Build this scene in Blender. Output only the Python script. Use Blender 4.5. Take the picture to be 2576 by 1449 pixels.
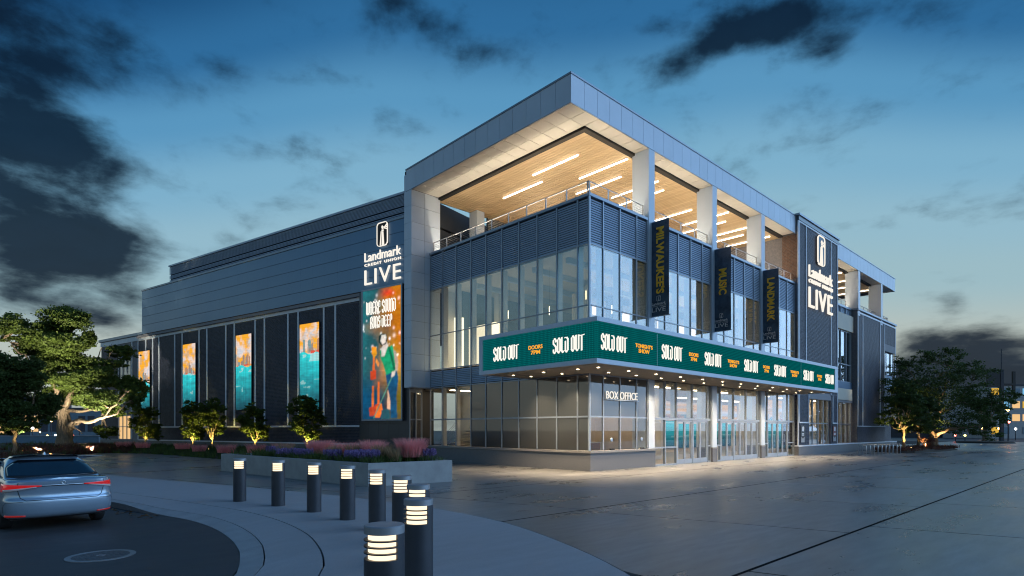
import bpy, bmesh, math, random
import numpy as np
from mathutils import Vector, Matrix
random.seed(7); np.random.seed(7)
R = math.radians
scene = bpy.context.scene
COL = scene.collection
for o in list(bpy.data.objects):
    bpy.data.objects.remove(o, do_unlink=True)

# ------------------------------------------------------------------ camera
# level camera with a vertical lens shift; x = along the entrance front, y = along the left side of the lobby block
CAMX, CAMY, CAMZ = -17.74, -15.44, 1.75
FPX = 2323.0 / 4096.0
FW = (0.68404, 0.72944)
RT = (0.72944, -0.68404)
cam_d = bpy.data.cameras.new("camera")
cam = bpy.data.objects.new("camera", cam_d)
COL.objects.link(cam)
cam.location = (CAMX, CAMY, CAMZ)
cam.rotation_euler = (R(90), 0, -math.atan2(FW[0], FW[1]))
cam_d.sensor_width = 36.0
cam_d.lens = 36.0 * FPX
cam_d.shift_y = 566.0 / 4096.0
cam_d.clip_end = 2000.0
scene.camera = cam

# ------------------------------------------------------------------ sky
world = bpy.data.worlds.new("World")
scene.world = world
world.use_nodes = True
wn, wl = world.node_tree.nodes, world.node_tree.links
wn.clear()
def wmath(op, a, b=None, c=None, clamp=False):
    n = wn.new("ShaderNodeMath"); n.operation = op; n.use_clamp = clamp
    for i, x in enumerate((a, b, c)):
        if x is None: continue
        if isinstance(x, (int, float)): n.inputs[i].default_value = x
        else: wl.new(x, n.inputs[i])
    return n.outputs[0]
tc = wn.new("ShaderNodeTexCoord")
sep = wn.new("ShaderNodeSeparateXYZ"); wl.new(tc.outputs["Generated"], sep.inputs[0])
sx, sy, sz = sep.outputs[0], sep.outputs[1], sep.outputs[2]
# azimuth measured clockwise from the view to the north-east, and tangent of the elevation
rgt = wmath('ADD', wmath('MULTIPLY', sx, RT[0]), wmath('MULTIPLY', sy, RT[1]))
fwd = wmath('ADD', wmath('MULTIPLY', sx, FW[0]), wmath('MULTIPLY', sy, FW[1]))
azi = wmath('ARCTAN2', rgt, fwd)
hor = wmath('SQRT', wmath('ADD', wmath('MULTIPLY', sx, sx), wmath('MULTIPLY', sy, sy)))
ele = wmath('DIVIDE', wmath('MAXIMUM', sz, -0.02), wmath('MAXIMUM', hor, 0.02))
elen = wmath('DIVIDE', ele, wmath('ADD', ele, 1.0))            # 0 at the horizon, 1 at the zenith
ramp = wn.new("ShaderNodeValToRGB")
# twilight arch: the pale band stands highest near the sunset azimuth
arch = wn.new("ShaderNodeMapRange"); arch.interpolation_type = 'SMOOTHSTEP'
wl.new(wmath('ABSOLUTE', wmath('SUBTRACT', azi, 0.08)), arch.inputs[0]); arch.inputs[1].default_value = 0.25; arch.inputs[2].default_value = 0.95; arch.inputs[3].default_value = 0.0; arch.inputs[4].default_value = 0.30
wl.new(wmath('MULTIPLY', elen, wmath('ADD', arch.outputs[0], 1.0)), ramp.inputs[0])
SKYRAMP = [(0.00, (0.36, 0.40, 0.37)), (0.12, (0.47, 0.53, 0.49)), (0.20, (0.33, 0.50, 0.56)), (0.25, (0.29, 0.49, 0.60)), (0.305, (0.205, 0.43, 0.60)),
           (0.36, (0.100, 0.305, 0.52)), (0.41, (0.029, 0.150, 0.335)), (0.47, (0.009, 0.068, 0.185)), (1.0, (0.010, 0.070, 0.21))]
cr = ramp.color_ramp
while len(cr.elements) < len(SKYRAMP): cr.elements.new(0.5)
for e, (p, c) in zip(cr.elements, SKYRAMP):
    e.position = p; e.color = (*c, 1)
cr.interpolation = 'EASE'
# Nishita twilight as a faint base under the ramp
nis = wn.new("ShaderNodeTexSky"); nis.sky_type = 'NISHITA'; nis.sun_disc = False
nis.sun_elevation = R(1.0); nis.sun_rotation = R(150.0); nis.air_density = 1.5; nis.ozone_density = 3.0
nmix = wn.new("ShaderNodeMixRGB"); nmix.blend_type = 'ADD'; nmix.inputs[0].default_value = 0.003
wl.new(ramp.outputs[0], nmix.inputs[1]); wl.new(nis.outputs[0], nmix.inputs[2])
# clouds: noise in (azimuth, elevation), gathered into banks
cmb = wn.new("ShaderNodeCombineXYZ")
wl.new(wmath('MULTIPLY', azi, 2.3), cmb.inputs[0]); wl.new(wmath('MULTIPLY', elen, 7.5), cmb.inputs[1])
def noise(scale, detail, rough, vec, dist=0.0):
    n = wn.new("ShaderNodeTexNoise"); n.inputs["Scale"].default_value = scale; n.inputs["Detail"].default_value = detail
    n.inputs["Roughness"].default_value = rough; n.inputs["Distortion"].default_value = dist
    wl.new(vec, n.inputs["Vector"]); return n.outputs["Fac"]
n1 = noise(3.2, 10.0, 0.60, cmb.outputs[0], 0.15)
n2 = noise(0.9, 3.0, 0.5, cmb.outputs[0])
cxy = wn.new("ShaderNodeCombineXYZ")
wl.new(wmath('MULTIPLY', azi, 14.6), cxy.inputs[0]); wl.new(wmath('MULTIPLY', wmath('MINIMUM', ele, 2.0), 22.0), cxy.inputs[1])
def bank(px, py, r, amp, acc):
    """a cloud mass centred where picture point (px, py) of 2576 x 1449 points in the sky, r in hundreds of pixels"""
    q = (px * 1.59 - 2048) / 2323.0; a = math.atan(q); e = (1718 - py * 1.59) / 2323.0 * math.cos(a)
    d = wn.new("ShaderNodeVectorMath"); d.operation = 'DISTANCE'; wl.new(cxy.outputs[0], d.inputs[0]); d.inputs[1].default_value = (a * 14.6, e * 22.0, 0)
    f = wmath('MULTIPLY_ADD', d.outputs["Value"], -1.0 / r, 1.0, clamp=True)
    return wmath('MULTIPLY_ADD', f, amp, acc)
BANKS = [(-20, 40, 2.4, .85), (70, 230, 1.7, .45), (40, 350, 2.0, .60), (200, 380, 1.5, .45), (260, 460, 0.9, .3), (40, 560, 1.9, .6), (200, 580, 1.8, .5), (340, 600, 1.3, .42), (100, 660, 1.7, .5), (280, 690, 1.0, .4), (30, 755, 1.2, .5),
         (200, 775, .6, .38), (265, 810, .55, .38), (330, 745, .6, .35), (630, 575, .7, .36), (540, 610, .7, .3), (560, 175, .8, .26), (450, 250, 1.0, .25), (770, 375, .8, .30), (850, 420, .8, .30), (1060, 320, .5, .25), (1150, 290, .5, .25),
         (1000, 10, 1.2, .42), (1140, 70, 1.3, .40), (1220, 130, .8, .3), (1690, 165, .9, .56), (1770, 110, 1.1, .60), (1880, 40, 1.6, .72), (2030, 50, 1.5, .72), (2080, 130, .8, .55), (1960, 170, .6, .35), (1660, 60, .8, .46), (2330, 10, 1.4, .30),
         (2290, 930, 1.2, .42), (2460, 930, 2.0, .50), (2480, 880, 1.2, .40), (2300, 870, .6, .34), (2450, 1040, 2.5, .40), (2290, 1010, 1.6, .40), (2400, 765, .4, .26)]
tot = 0.0
for b in BANKS: tot = bank(*b, tot)
dens = wmath('ADD', wmath('ADD', wmath('MULTIPLY_ADD', n1, 1.6, -0.30), wmath('MULTIPLY', wmath('SUBTRACT', n2, 0.5), 0.25)), wmath('MULTIPLY', tot, 0.92))
cmr = wn.new("ShaderNodeMapRange"); cmr.interpolation_type = 'SMOOTHSTEP'
wl.new(dens, cmr.inputs[0]); cmr.inputs[1].default_value = 0.50; cmr.inputs[2].default_value = 1.16
cmr.inputs[3].default_value = 0.0; cmr.inputs[4].default_value = 0.95
ccol = wn.new("ShaderNodeMixRGB"); ccol.blend_type = 'MIX'
wl.new(noise(5.0, 5.0, 0.6, cmb.outputs[0], 0.3), ccol.inputs[0])
ccol.inputs[1].default_value = (0.0025, 0.0075, 0.019, 1); ccol.inputs[2].default_value = (0.0055, 0.018, 0.042, 1)
smix = wn.new("ShaderNodeMixRGB")
wl.new(cmr.outputs[0], smix.inputs[0]); wl.new(nmix.outputs[0], smix.inputs[1]); wl.new(ccol.outputs[0], smix.inputs[2])
bg = wn.new("ShaderNodeBackground"); bg.inputs[1].default_value = 1.0
wl.new(smix.outputs[0], bg.inputs[0])
wo = wn.new("ShaderNodeOutputWorld"); wl.new(bg.outputs[0], wo.inputs[0])

# ------------------------------------------------------------------ dusk light: one very soft, weak sun from behind the camera to the right
sun_d = bpy.data.lights.new("sun", 'SUN'); sun_d.energy = 2.2; sun_d.angle = R(70); sun_d.color = (0.38, 0.63, 1.0)
sun = bpy.data.objects.new("sun", sun_d); COL.objects.link(sun)
sun.rotation_euler = Vector((-0.62, 0.66, -0.26)).to_track_quat('-Z', 'Y').to_euler()
sun.location = (-30, -60, 60)

vs = scene.view_settings
vs.view_transform = 'Standard'; vs.look = 'None'; vs.exposure = 0.0; vs.gamma = 1.0; vs.use_curve_mapping = False
cy = scene.cycles
cy.use_denoising = True
cy.filter_width = 1.1
cy.max_bounces = 7; cy.diffuse_bounces = 3; cy.glossy_bounces = 3; cy.transmission_bounces = 4; cy.transparent_max_bounces = 16
cy.sample_clamp_indirect = 3.0; cy.caustics_reflective = False; cy.caustics_refractive = False
# ------------------------------------------------------------------ helpers
MATS = {}
def newmat(name):
    m = bpy.data.materials.new(name); m.use_nodes = True; m.node_tree.nodes.clear()
    MATS[name] = m
    return m, m.node_tree.nodes, m.node_tree.links
def pm(name, col, rough=0.6, metal=0.0, var=0.12, scale=2.0, bump=0.0, bscale=60.0, spec=0.5, stretch=None, rvar=0.0, rand=0.0, coat=0.0):
    """Principled material: base colour broken up by two noises, optional bump, per-object variation."""
    m, n, l = newmat(name)
    out = n.new("ShaderNodeOutputMaterial"); p = n.new("ShaderNodeBsdfPrincipled"); l.new(p.outputs[0], out.inputs[0])
    p.inputs["Roughness"].default_value = rough; p.inputs["Metallic"].default_value = metal
    p.inputs["Specular IOR Level"].default_value = spec
    p.inputs["Coat Weight"].default_value = coat
    tcn = n.new("ShaderNodeTexCoord"); vec = tcn.outputs["Object"]
    if stretch:
        mp = n.new("ShaderNodeMapping"); mp.inputs["Scale"].default_value = stretch; l.new(vec, mp.inputs[0]); vec = mp.outputs[0]
    nz = n.new("ShaderNodeTexNoise"); nz.inputs["Scale"].default_value = scale; nz.inputs["Detail"].default_value = 8; nz.inputs["Roughness"].default_value = 0.62
    l.new(vec, nz.inputs["Vector"])
    mr = n.new("ShaderNodeMapRange"); mr.inputs[1].default_value = 0.3; mr.inputs[2].default_value = 0.7
    mr.inputs[3].default_value = 1 - var; mr.inputs[4].default_value = 1 + var
    l.new(nz.outputs["Fac"], mr.inputs[0])
    fac = mr.outputs[0]
    if rand:
        oi = n.new("ShaderNodeObjectInfo"); mr2 = n.new("ShaderNodeMapRange"); mr2.inputs[3].default_value = 1 - rand; mr2.inputs[4].default_value = 1 + rand
        l.new(oi.outputs["Random"], mr2.inputs[0]); mu = n.new("ShaderNodeMath"); mu.operation = 'MULTIPLY'
        l.new(fac, mu.inputs[0]); l.new(mr2.outputs[0], mu.inputs[1]); fac = mu.outputs[0]
    vm = n.new("ShaderNodeVectorMath"); vm.operation = 'SCALE'; vm.inputs[0].default_value = col; l.new(fac, vm.inputs["Scale"])
    l.new(vm.outputs[0], p.inputs["Base Color"])
    if rvar:
        mr3 = n.new("ShaderNodeMapRange"); mr3.inputs[1].default_value = 0.35; mr3.inputs[2].default_value = 0.65
        mr3.inputs[3].default_value = max(0.03, rough - rvar); mr3.inputs[4].default_value = min(1, rough + rvar)
        l.new(nz.outputs["Fac"], mr3.inputs[0]); l.new(mr3.outputs[0], p.inputs["Roughness"])
    if bump:
        nb = n.new("ShaderNodeTexNoise"); nb.inputs["Scale"].default_value = bscale; nb.inputs["Detail"].default_value = 5
        l.new(tcn.outputs["Object"], nb.inputs["Vector"])
        bp = n.new("ShaderNodeBump"); bp.inputs["Strength"].default_value = bump; bp.inputs["Distance"].default_value = 0.02
        l.new(nb.outputs["Fac"], bp.inputs["Height"]); l.new(bp.outputs[0], p.inputs["Normal"])
    return m
def emit(name, col, strength):
    m, n, l = newmat(name)
    out = n.new("ShaderNodeOutputMaterial"); e = n.new("ShaderNodeEmission")
    e.inputs[0].default_value = (*col, 1); e.inputs[1].default_value = strength; l.new(e.outputs[0], out.inputs[0])
    return m
def schlick(n, l, f0):
    """mirror share of a pane from the view angle, the same on both of its faces"""
    g = n.new("ShaderNodeNewGeometry"); d = n.new("ShaderNodeVectorMath"); d.operation = 'DOT_PRODUCT'
    l.new(g.outputs["Incoming"], d.inputs[0]); l.new(g.outputs["Normal"], d.inputs[1])
    a = n.new("ShaderNodeMath"); a.operation = 'ABSOLUTE'; l.new(d.outputs["Value"], a.inputs[0])
    s_ = n.new("ShaderNodeMath"); s_.operation = 'SUBTRACT'; s_.inputs[0].default_value = 1.0; l.new(a.outputs[0], s_.inputs[1]); s_.use_clamp = True
    p = n.new("ShaderNodeMath"); p.operation = 'POWER'; l.new(s_.outputs[0], p.inputs[0]); p.inputs[1].default_value = 5.0
    r = n.new("ShaderNodeMath"); r.operation = 'MULTIPLY_ADD'; r.use_clamp = True; l.new(p.outputs[0], r.inputs[0]); r.inputs[1].default_value = 1 - f0; r.inputs[2].default_value = f0
    return r.outputs[0]
def glassmat(name, tint, f0, rough=0.0):
    m, n, l = newmat(name)
    out = n.new("ShaderNodeOutputMaterial"); tr = n.new("ShaderNodeBsdfTransparent"); tr.inputs[0].default_value = (*tint, 1)
    gl = n.new("ShaderNodeBsdfGlossy"); gl.inputs["Roughness"].default_value = rough; gl.inputs[0].default_value = (0.95, 0.97, 1, 1)
    mx = n.new("ShaderNodeMixShader"); l.new(schlick(n, l, f0), mx.inputs[0]); l.new(tr.outputs[0], mx.inputs[1]); l.new(gl.outputs[0], mx.inputs[2])
    l.new(mx.outputs[0], out.inputs[0])
    return m
def attrmat(name, strength, rough=None):
    """self-lit picture: colours from the mesh's own colour attribute"""
    m, n, l = newmat(name)
    out = n.new("ShaderNodeOutputMaterial"); at = n.new("ShaderNodeAttribute"); at.attribute_name = "Col"
    e = n.new("ShaderNodeEmission"); e.inputs[1].default_value = strength
    l.new(at.outputs["Color"], e.inputs[0]); l.new(e.outputs[0], out.inputs[0])
    return m
def leafmat(name, col, var=0.45, trans=0.35):
    m, n, l = newmat(name)
    out = n.new("ShaderNodeOutputMaterial")
    g = n.new("ShaderNodeNewGeometry"); nz = n.new("ShaderNodeTexNoise"); nz.inputs["Scale"].default_value = 1.7; nz.inputs["Detail"].default_value = 6
    l.new(g.outputs["Position"], nz.inputs["Vector"])
    rm = n.new("ShaderNodeMapRange"); rm.inputs[1].default_value = 0.3; rm.inputs[2].default_value = 0.7; rm.inputs[3].default_value = 1 - var; rm.inputs[4].default_value = 1 + var
    l.new(nz.outputs["Fac"], rm.inputs[0])
    vm = n.new("ShaderNodeVectorMath"); vm.operation = 'SCALE'; vm.inputs[0].default_value = col; l.new(rm.outputs[0], vm.inputs["Scale"])
    d = n.new("ShaderNodeBsdfPrincipled"); d.inputs["Roughness"].default_value = 0.55; d.inputs["Specular IOR Level"].default_value = 0.25
    l.new(vm.outputs[0], d.inputs["Base Color"])
    t = n.new("ShaderNodeBsdfTranslucent"); l.new(vm.outputs[0], t.inputs[0])
    mx = n.new("ShaderNodeMixShader"); mx.inputs[0].default_value = trans
    l.new(d.outputs[0], mx.inputs[1]); l.new(t.outputs[0], mx.inputs[2]); l.new(mx.outputs[0], out.inputs[0])
    return m

class MB:
    """collects shapes, then links them as ONE mesh object"""
    def __init__(s): s.v = []; s.f = []
    def poly(s, pts):
        b = len(s.v); s.v += [tuple(p) for p in pts]; s.f.append(tuple(range(b, b + len(pts)))); return s
    def box(s, x0, x1, y0, y1, z0, z1):
        b = len(s.v)
        s.v += [(x0, y0, z0), (x1, y0, z0), (x1, y1, z0), (x0, y1, z0), (x0, y0, z1), (x1, y0, z1), (x1, y1, z1), (x0, y1, z1)]
        s.f += [(b, b+3, b+2, b+1), (b+4, b+5, b+6, b+7), (b, b+1, b+5, b+4), (b+1, b+2, b+6, b+5), (b+2, b+3, b+7, b+6), (b+3, b, b+4, b+7)]
        return s
    def lathe(s, prof, n=24, c=(0, 0), cap=True):
        b = len(s.v)
        for r, z in prof:
            for i in range(n):
                a = 2 * math.pi * i / n; s.v.append((c[0] + r * math.cos(a), c[1] + r * math.sin(a), z))
        for k in range(len(prof) - 1):
            for i in range(n):
                j = (i + 1) % n; s.f.append((b + k*n + i, b + k*n + j, b + (k+1)*n + j, b + (k+1)*n + i))
        if cap:
            s.f.append(tuple(b + i for i in reversed(range(n)))); s.f.append(tuple(b + (len(prof)-1)*n + i for i in range(n)))
        return s
    def tube(s, pts, rad, n=8, cap=True):
        pts = [Vector(p) for p in pts]
        if not hasattr(rad, '__len__'): rad = [rad] * len(pts)
        b = len(s.v); up = Vector((0, 0, 1)); prev = None
        for i, p in enumerate(pts):
            d = (pts[min(i+1, len(pts)-1)] - pts[max(i-1, 0)]).normalized()
            if prev is None:
                a = d.cross(up)
                if a.length < 1e-3: a = d.cross(Vector((1, 0, 0)))
            else:
                a = prev - d * prev.dot(d)
            a.normalize(); prev = a; c = d.cross(a)
            for k in range(n):
                t = 2 * math.pi * k / n; q = p + (a * math.cos(t) + c * math.sin(t)) * rad[i]; s.v.append(tuple(q))
        for i in range(len(pts) - 1):
            for k in range(n):
                j = (k + 1) % n; s.f.append((b + i*n + k, b + i*n + j, b + (i+1)*n + j, b + (i+1)*n + k))
        if cap:
            s.f.append(tuple(b + k for k in reversed(range(n)))); s.f.append(tuple(b + (len(pts)-1)*n + k for k in range(n)))
        return s
    def mesh(s, name, mat=None, smooth=False):
        me = bpy.data.meshes.new(name); me.from_pydata(s.v, [], s.f); me.update()
        if mat: me.materials.append(MATS[mat])
        if smooth:
            me.polygons.foreach_set("use_smooth", [True] * len(me.polygons))
        return me
    def build(s, name, mat, parent=None, smooth=False, loc=None, rz=0):
        return link(name, s.mesh(name, mat, smooth), parent, loc, rz)
def link(name, me, parent=None, loc=None, rz=0):
    o = bpy.data.objects.new(name, me); COL.objects.link(o)
    if parent is not None: o.parent = parent
    if loc is not None: o.location = loc
    if rz: o.rotation_euler = (0, 0, rz)
    return o
def tag(o, label=None, cat=None, group=None, kind=None):
    if label: o['label'] = label
    if cat: o['category'] = cat
    if group: o['group'] = group
    if kind: o['kind'] = kind
    return o
def thing(name, label, cat, loc=(0, 0, 0), rz=0, group=None):
    o = bpy.data.objects.new(name, None); COL.objects.link(o); o.location = loc; o.rotation_euler = (0, 0, rz)
    o.empty_display_size = 0.2
    return tag(o, label, cat, group)
def bx(name, mat, parent, x0, x1, y0, y1, z0, z1):
    return MB().box(x0, x1, y0, y1, z0, z1).build(name, mat, parent)
def copy_tree(o, parent=None):
    c = o.copy(); COL.objects.link(c); c.parent = parent
    for ch in list(o.children): copy_tree(ch, c)
    return c
def smooth_by_angle(o, ang=40):
    me = o.data
    me.polygons.foreach_set("use_smooth", [True] * len(me.polygons))
    bm = bmesh.new(); bm.from_mesh(me); a = R(ang)
    for e in bm.edges:
        if len(e.link_faces) == 2 and e.calc_face_angle(0) > a: e.smooth = False
    bm.to_mesh(me); bm.free()
def bevel(o, w=0.01, seg=2):
    m = o.modifiers.new("bevel", 'BEVEL'); m.width = w; m.segments = seg; m.limit_method = 'ANGLE'
    return o

# ---- lettering
def text_mesh(txt, w, h, ext=0.02, bold=0.0, spacing=1.0, name="lettering"):
    """text scaled to width w and height h (lower left at the origin, in the XY plane), extruded by ext towards +Z"""
    cu = bpy.data.curves.new(name, 'FONT'); cu.body = txt; cu.size = 1.0; cu.offset = bold; cu.extrude = 0.01; cu.space_character = spacing
    cu.resolution_u = 4
    ob = bpy.data.objects.new(name, cu); COL.objects.link(ob)
    dg = bpy.context.evaluated_depsgraph_get(); me = bpy.data.meshes.new_from_object(ob.evaluated_get(dg))
    bpy.data.objects.remove(ob, do_unlink=True); bpy.data.curves.remove(cu)
    me.materials.clear()
    front_ = [p.normal.z > .9 for p in me.polygons]
    me.polygons.foreach_set('material_index', [0 if f else 1 for f in front_])
    n = len(me.vertices); co = np.zeros(n * 3); me.vertices.foreach_get("co", co); co = co.reshape(-1, 3)
    mn, mx = co.min(0), co.max(0)
    co[:, 0] = (co[:, 0] - mn[0]) / (mx[0] - mn[0]) * w
    co[:, 1] = (co[:, 1] - mn[1]) / (mx[1] - mn[1]) * h
    co[:, 2] = (co[:, 2] - mn[2]) / (mx[2] - mn[2]) * ext
    me.vertices.foreach_set("co", co.ravel()); me.update()
    return me
GL = {
 'O': [[(.2,.9),(.2,5.1),(.8,5.8),(1.4,5.1),(1.4,.9),(.8,.2),(.2,.9)]],
 'S': [[(1.4,4.5),(1.4,5.1),(.8,5.8),(.2,5.1),(.2,3.9),(1.4,2.6),(1.4,.9),(.8,.2),(.2,.9),(.2,1.6)]],
 'L': [[(.2,5.8),(.2,.9),(.7,.2),(1.1,.7)]],
 'D': [[(.1,5.6),(.9,5.6),(1.4,4.9),(1.4,.9),(.8,.2),(.2,.9),(.2,4.2)]],
 'U': [[(.2,5.8),(.2,.9),(.8,.2),(1.4,.9),(1.4,5.8)]],
 'T': [[(-.2,5.5),(1.7,5.7)], [(.75,5.5),(.75,.2)]],
 'W': [[(.2,5.8),(.2,.9),(.7,.2),(1.1,.9),(1.1,5.4)], [(1.1,.9),(1.6,.2),(2.1,.9),(2.1,5.4)]],
 'H': [[(.2,5.8),(.2,.1)], [(.2,3.1),(1.4,3.4)], [(1.4,5.6),(1.4,.1)]],
 'E': [[(1.4,.9),(.8,.2),(.2,.9),(.2,5.1),(.8,5.8),(1.4,5.1)], [(.2,2.9),(1.3,3.2)]],
 'R': [[(.2,.1),(.2,5.4),(.9,5.8),(1.4,5),(1.4,3.6),(.5,3.1)], [(.8,3.1),(1.4,2.1),(1.4,.1)]],
 'N': [[(.2,.1),(.2,5.5)], [(.2,5.2),(.8,5.8),(1.4,5.1),(1.4,.1)]],
 'P': [[(.2,.1),(.2,5.4),(.9,5.8),(1.4,5),(1.4,3.2),(.5,2.7)]],
}
def nib_mesh(txt, w, h, ext=0.012, name="lettering", adv=2.05):
    """condensed broken-script capitals drawn with a slanted nib"""
    polys = []; x = 0.0; nb = (0.34, 0.16)
    for ch in txt:
        if ch == ' ': x += 0.9; continue
        for st in GL[ch]:
            for a, b in zip(st[:-1], st[1:]):
                polys.append([(x + a[0] - nb[0], a[1] - nb[1]), (x + a[0] + nb[0], a[1] + nb[1]), (x + b[0] + nb[0], b[1] + nb[1]), (x + b[0] - nb[0], b[1] - nb[1])])
                for q in (a, b):
                    polys.append([(x + q[0] - nb[0], q[1] - .22), (x + q[0] + nb[0], q[1] - .1), (x + q[0] + nb[0], q[1] + .22), (x + q[0] - nb[0], q[1] + .1)])
        x += adv + (0.7 if ch == 'W' else (-.3 if ch == 'L' else 0))
    P = np.array([p for q in polys for p in q]); mn = P.min(0); mx = P.max(0)
    m = MB()
    for i, q in enumerate(polys):
        q = [((a - mn[0]) / (mx[0] - mn[0]) * w, (b - mn[1]) / (mx[1] - mn[1]) * h) for a, b in q]
        ar = sum(q[k][0] * q[(k+1) % 4][1] - q[(k+1) % 4][0] * q[k][1] for k in range(4))
        if ar < 0: q = q[::-1]
        z = ext + 0.0002 * (i % 23)
        m.poly([(a, b, z) for a, b in q])
        for k in range(4):
            a, b = q[k], q[(k+1) % 4]; m.poly([(a[0], a[1], 0), (b[0], b[1], 0), (b[0], b[1], z), (a[0], a[1], z)])
    return m.mesh(name)
def put(me, name, mat, parent, org, xd, yd):
    """place a mesh drawn in the XY plane: x along xd, y along yd, facing xd x yd (baked into the mesh)"""
    me.materials.clear(); me.materials.append(MATS[mat])
    if any(p.material_index == 1 for p in me.polygons): me.materials.append(MATS['black'])
    xd, yd = Vector(xd), Vector(yd); zd = xd.cross(yd)
    me.transform(Matrix(((xd.x, yd.x, zd.x, org[0]), (xd.y, yd.y, zd.y, org[1]), (xd.z, yd.z, zd.z, org[2]), (0, 0, 0, 1))))
    return link(name, me, parent)
FRONT = ((1, 0, 0), (0, 0, 1)); SIDE = ((0, -1, 0), (0, 0, 1)); WINGD = ((-1, 0, 0), (0, 0, 1))
def lighthouse_mesh(w, h, ext, border):
    """rounded tablet outline with a lighthouse and its beams: returns (frame+drawing mesh)"""
    m = MB()
    def prism(pts):
        n = len(pts); b = len(m.v)
        m.v += [(x * w, y * h, 0) for x, y in pts] + [(x * w, y * h, ext) for x, y in pts]
        m.f.append(tuple(range(b + n, b + 2*n)))
        for k in range(n): m.f.append((b + k, b + (k+1) % n, b + n + (k+1) % n, b + n + k))
    # rounded outline as a ring of quads
    out = []; rr = 0.24
    for cx, cyy, a0 in ((1-rr, 1-rr*.6, 0), (rr, 1-rr*.6, 90), (rr, rr*.6, 180), (1-rr, rr*.6, 270)):
        for k in range(6):
            a = R(a0 + k * 18); out.append((cx + rr * math.cos(a), cyy + rr * .6 * math.sin(a)))
    inn = [(0.5 + (x - .5) * (1 - 2*border), 0.5 + (y - .5) * (1 - 2*border * w / h)) for x, y in out]
    n = len(out)
    for k in range(n):
        j = (k + 1) % n; prism([out[k], out[j], inn[j], inn[k]])
    prism([(.30,.04),(.36,.04),(.44,.62),(.40,.62)]); prism([(.48,.04),(.68,.04),(.60,.60),(.52,.60)])
    prism([(.47,.62),(.62,.62),(.62,.68),(.47,.68)]); prism([(.49,.71),(.60,.71),(.60,.77),(.49,.77)]); prism([(.43,.78),(.66,.78),(.52,.86)])
    prism([(.66,.75),(.95,.84),(.95,.90)]); prism([(.66,.735),(.95,.745),(.95,.79)]); prism([(.66,.72),(.95,.65),(.95,.70)])
    return m.mesh("lighthouse")
# ---- self-lit pictures painted cell by cell
def picture(name, mat, w, h, nx, ny, fn, seed=0):
    """grid of nx x ny cells in the XY plane, colour = fn(X, Y) with X, Y in 0..1 (numpy)"""
    xs = np.linspace(0, 1, nx + 1); ys = np.linspace(0, 1, ny + 1)
    X, Y = np.meshgrid(xs, ys)
    v = np.stack([X.ravel() * w, Y.ravel() * h, np.zeros(X.size)], 1)
    f = []
    for j in range(ny):
        for i in range(nx):
            a = j * (nx + 1) + i; f.append((a, a + 1, a + nx + 2, a + nx + 1))
    me = bpy.data.meshes.new(name); me.from_pydata(v.tolist(), [], f); me.update()
    c = fn(X, Y); c = np.clip(np.stack([np.broadcast_to(k, X.shape) for k in c], -1), 0, 4).reshape(-1, 3)
    ca = me.color_attributes.new("Col", 'FLOAT_COLOR', 'POINT')
    ca.data.foreach_set("color", np.concatenate([c, np.ones((len(c), 1))], 1).astype(np.float32).ravel())
    me.materials.append(MATS[mat])
    return me
def vnoise(X, Y, fx, fy, seed):
    """smooth value noise"""
    rng = np.random.RandomState(seed); G = rng.rand(int(fy) + 3, int(fx) + 3)
    x = np.clip(X, 0, 1) * fx; y = np.clip(Y, 0, 1) * fy; i = np.floor(x).astype(int); j = np.floor(y).astype(int)
    u = x - i; t = y - j; u = u*u*(3-2*u); t = t*t*(3-2*t)
    return (G[j, i]*(1-u) + G[j, i+1]*u)*(1-t) + (G[j+1, i]*(1-u) + G[j+1, i+1]*u)*t
def fbm(X, Y, fx, fy, seed):
    return sum(vnoise(X, Y, fx * 2**k, fy * 2**k, seed + k) * .5**k for k in range(4)) / 1.875

# ------------------------------------------------------------------ materials
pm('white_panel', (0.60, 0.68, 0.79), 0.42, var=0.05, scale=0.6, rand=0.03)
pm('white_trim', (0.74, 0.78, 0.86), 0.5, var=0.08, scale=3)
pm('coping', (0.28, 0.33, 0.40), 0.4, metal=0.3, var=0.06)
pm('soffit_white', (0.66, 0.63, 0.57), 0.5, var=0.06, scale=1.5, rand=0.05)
pm('black', (0.008, 0.008, 0.010), 0.6, var=0.2)
pm('wood', (0.47, 0.345, 0.205), 0.55, var=0.22, scale=1.2, stretch=(6, 0.6, 6), rand=0.10)
pm('aluminium', (0.33, 0.38, 0.45), 0.38, metal=0.25, var=0.06, scale=4)
pm('louver', (0.43, 0.53, 0.67), 0.45, metal=0.15, var=0.06, scale=2, rand=0.04)
pm('louver_dark', (0.46, 0.53, 0.63), 0.45, metal=0.2, var=0.06, scale=2, rand=0.05)
pm('louver_back', (0.03, 0.035, 0.045), 0.6, var=0.1)
pm('cladding', (0.125, 0.205, 0.315), 0.33, metal=0.4, var=0.05, scale=0.4, rand=0.015, rvar=0.04)
pm('cladding_dark', (0.055, 0.065, 0.082), 0.30, metal=0.4, var=0.08, scale=0.6, rand=0.06)
pm('brick', (0.036, 0.041, 0.068), 0.55, var=0.6, scale=5.0, bump=0.4, bscale=70)
pm('brick_brown', (0.13, 0.075, 0.055), 0.7, var=0.35, scale=6.0, bump=0.4, bscale=70)
pm('mortar', (0.15, 0.15, 0.17), 0.85, var=0.2, scale=8)
pm('granite', (0.155, 0.16, 0.175), 0.55, var=0.35, scale=38, bump=0.15, bscale=90)
pm('granite_cap', (0.24, 0.235, 0.235), 0.5, var=0.22, scale=38)
pm('stucco', (0.30, 0.29, 0.31), 0.85, var=0.10, scale=30, bump=0.3, bscale=120)
pm('concrete', (0.33, 0.335, 0.34), 0.75, var=0.14, scale=2.2, bump=0.25, bscale=45)
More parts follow.
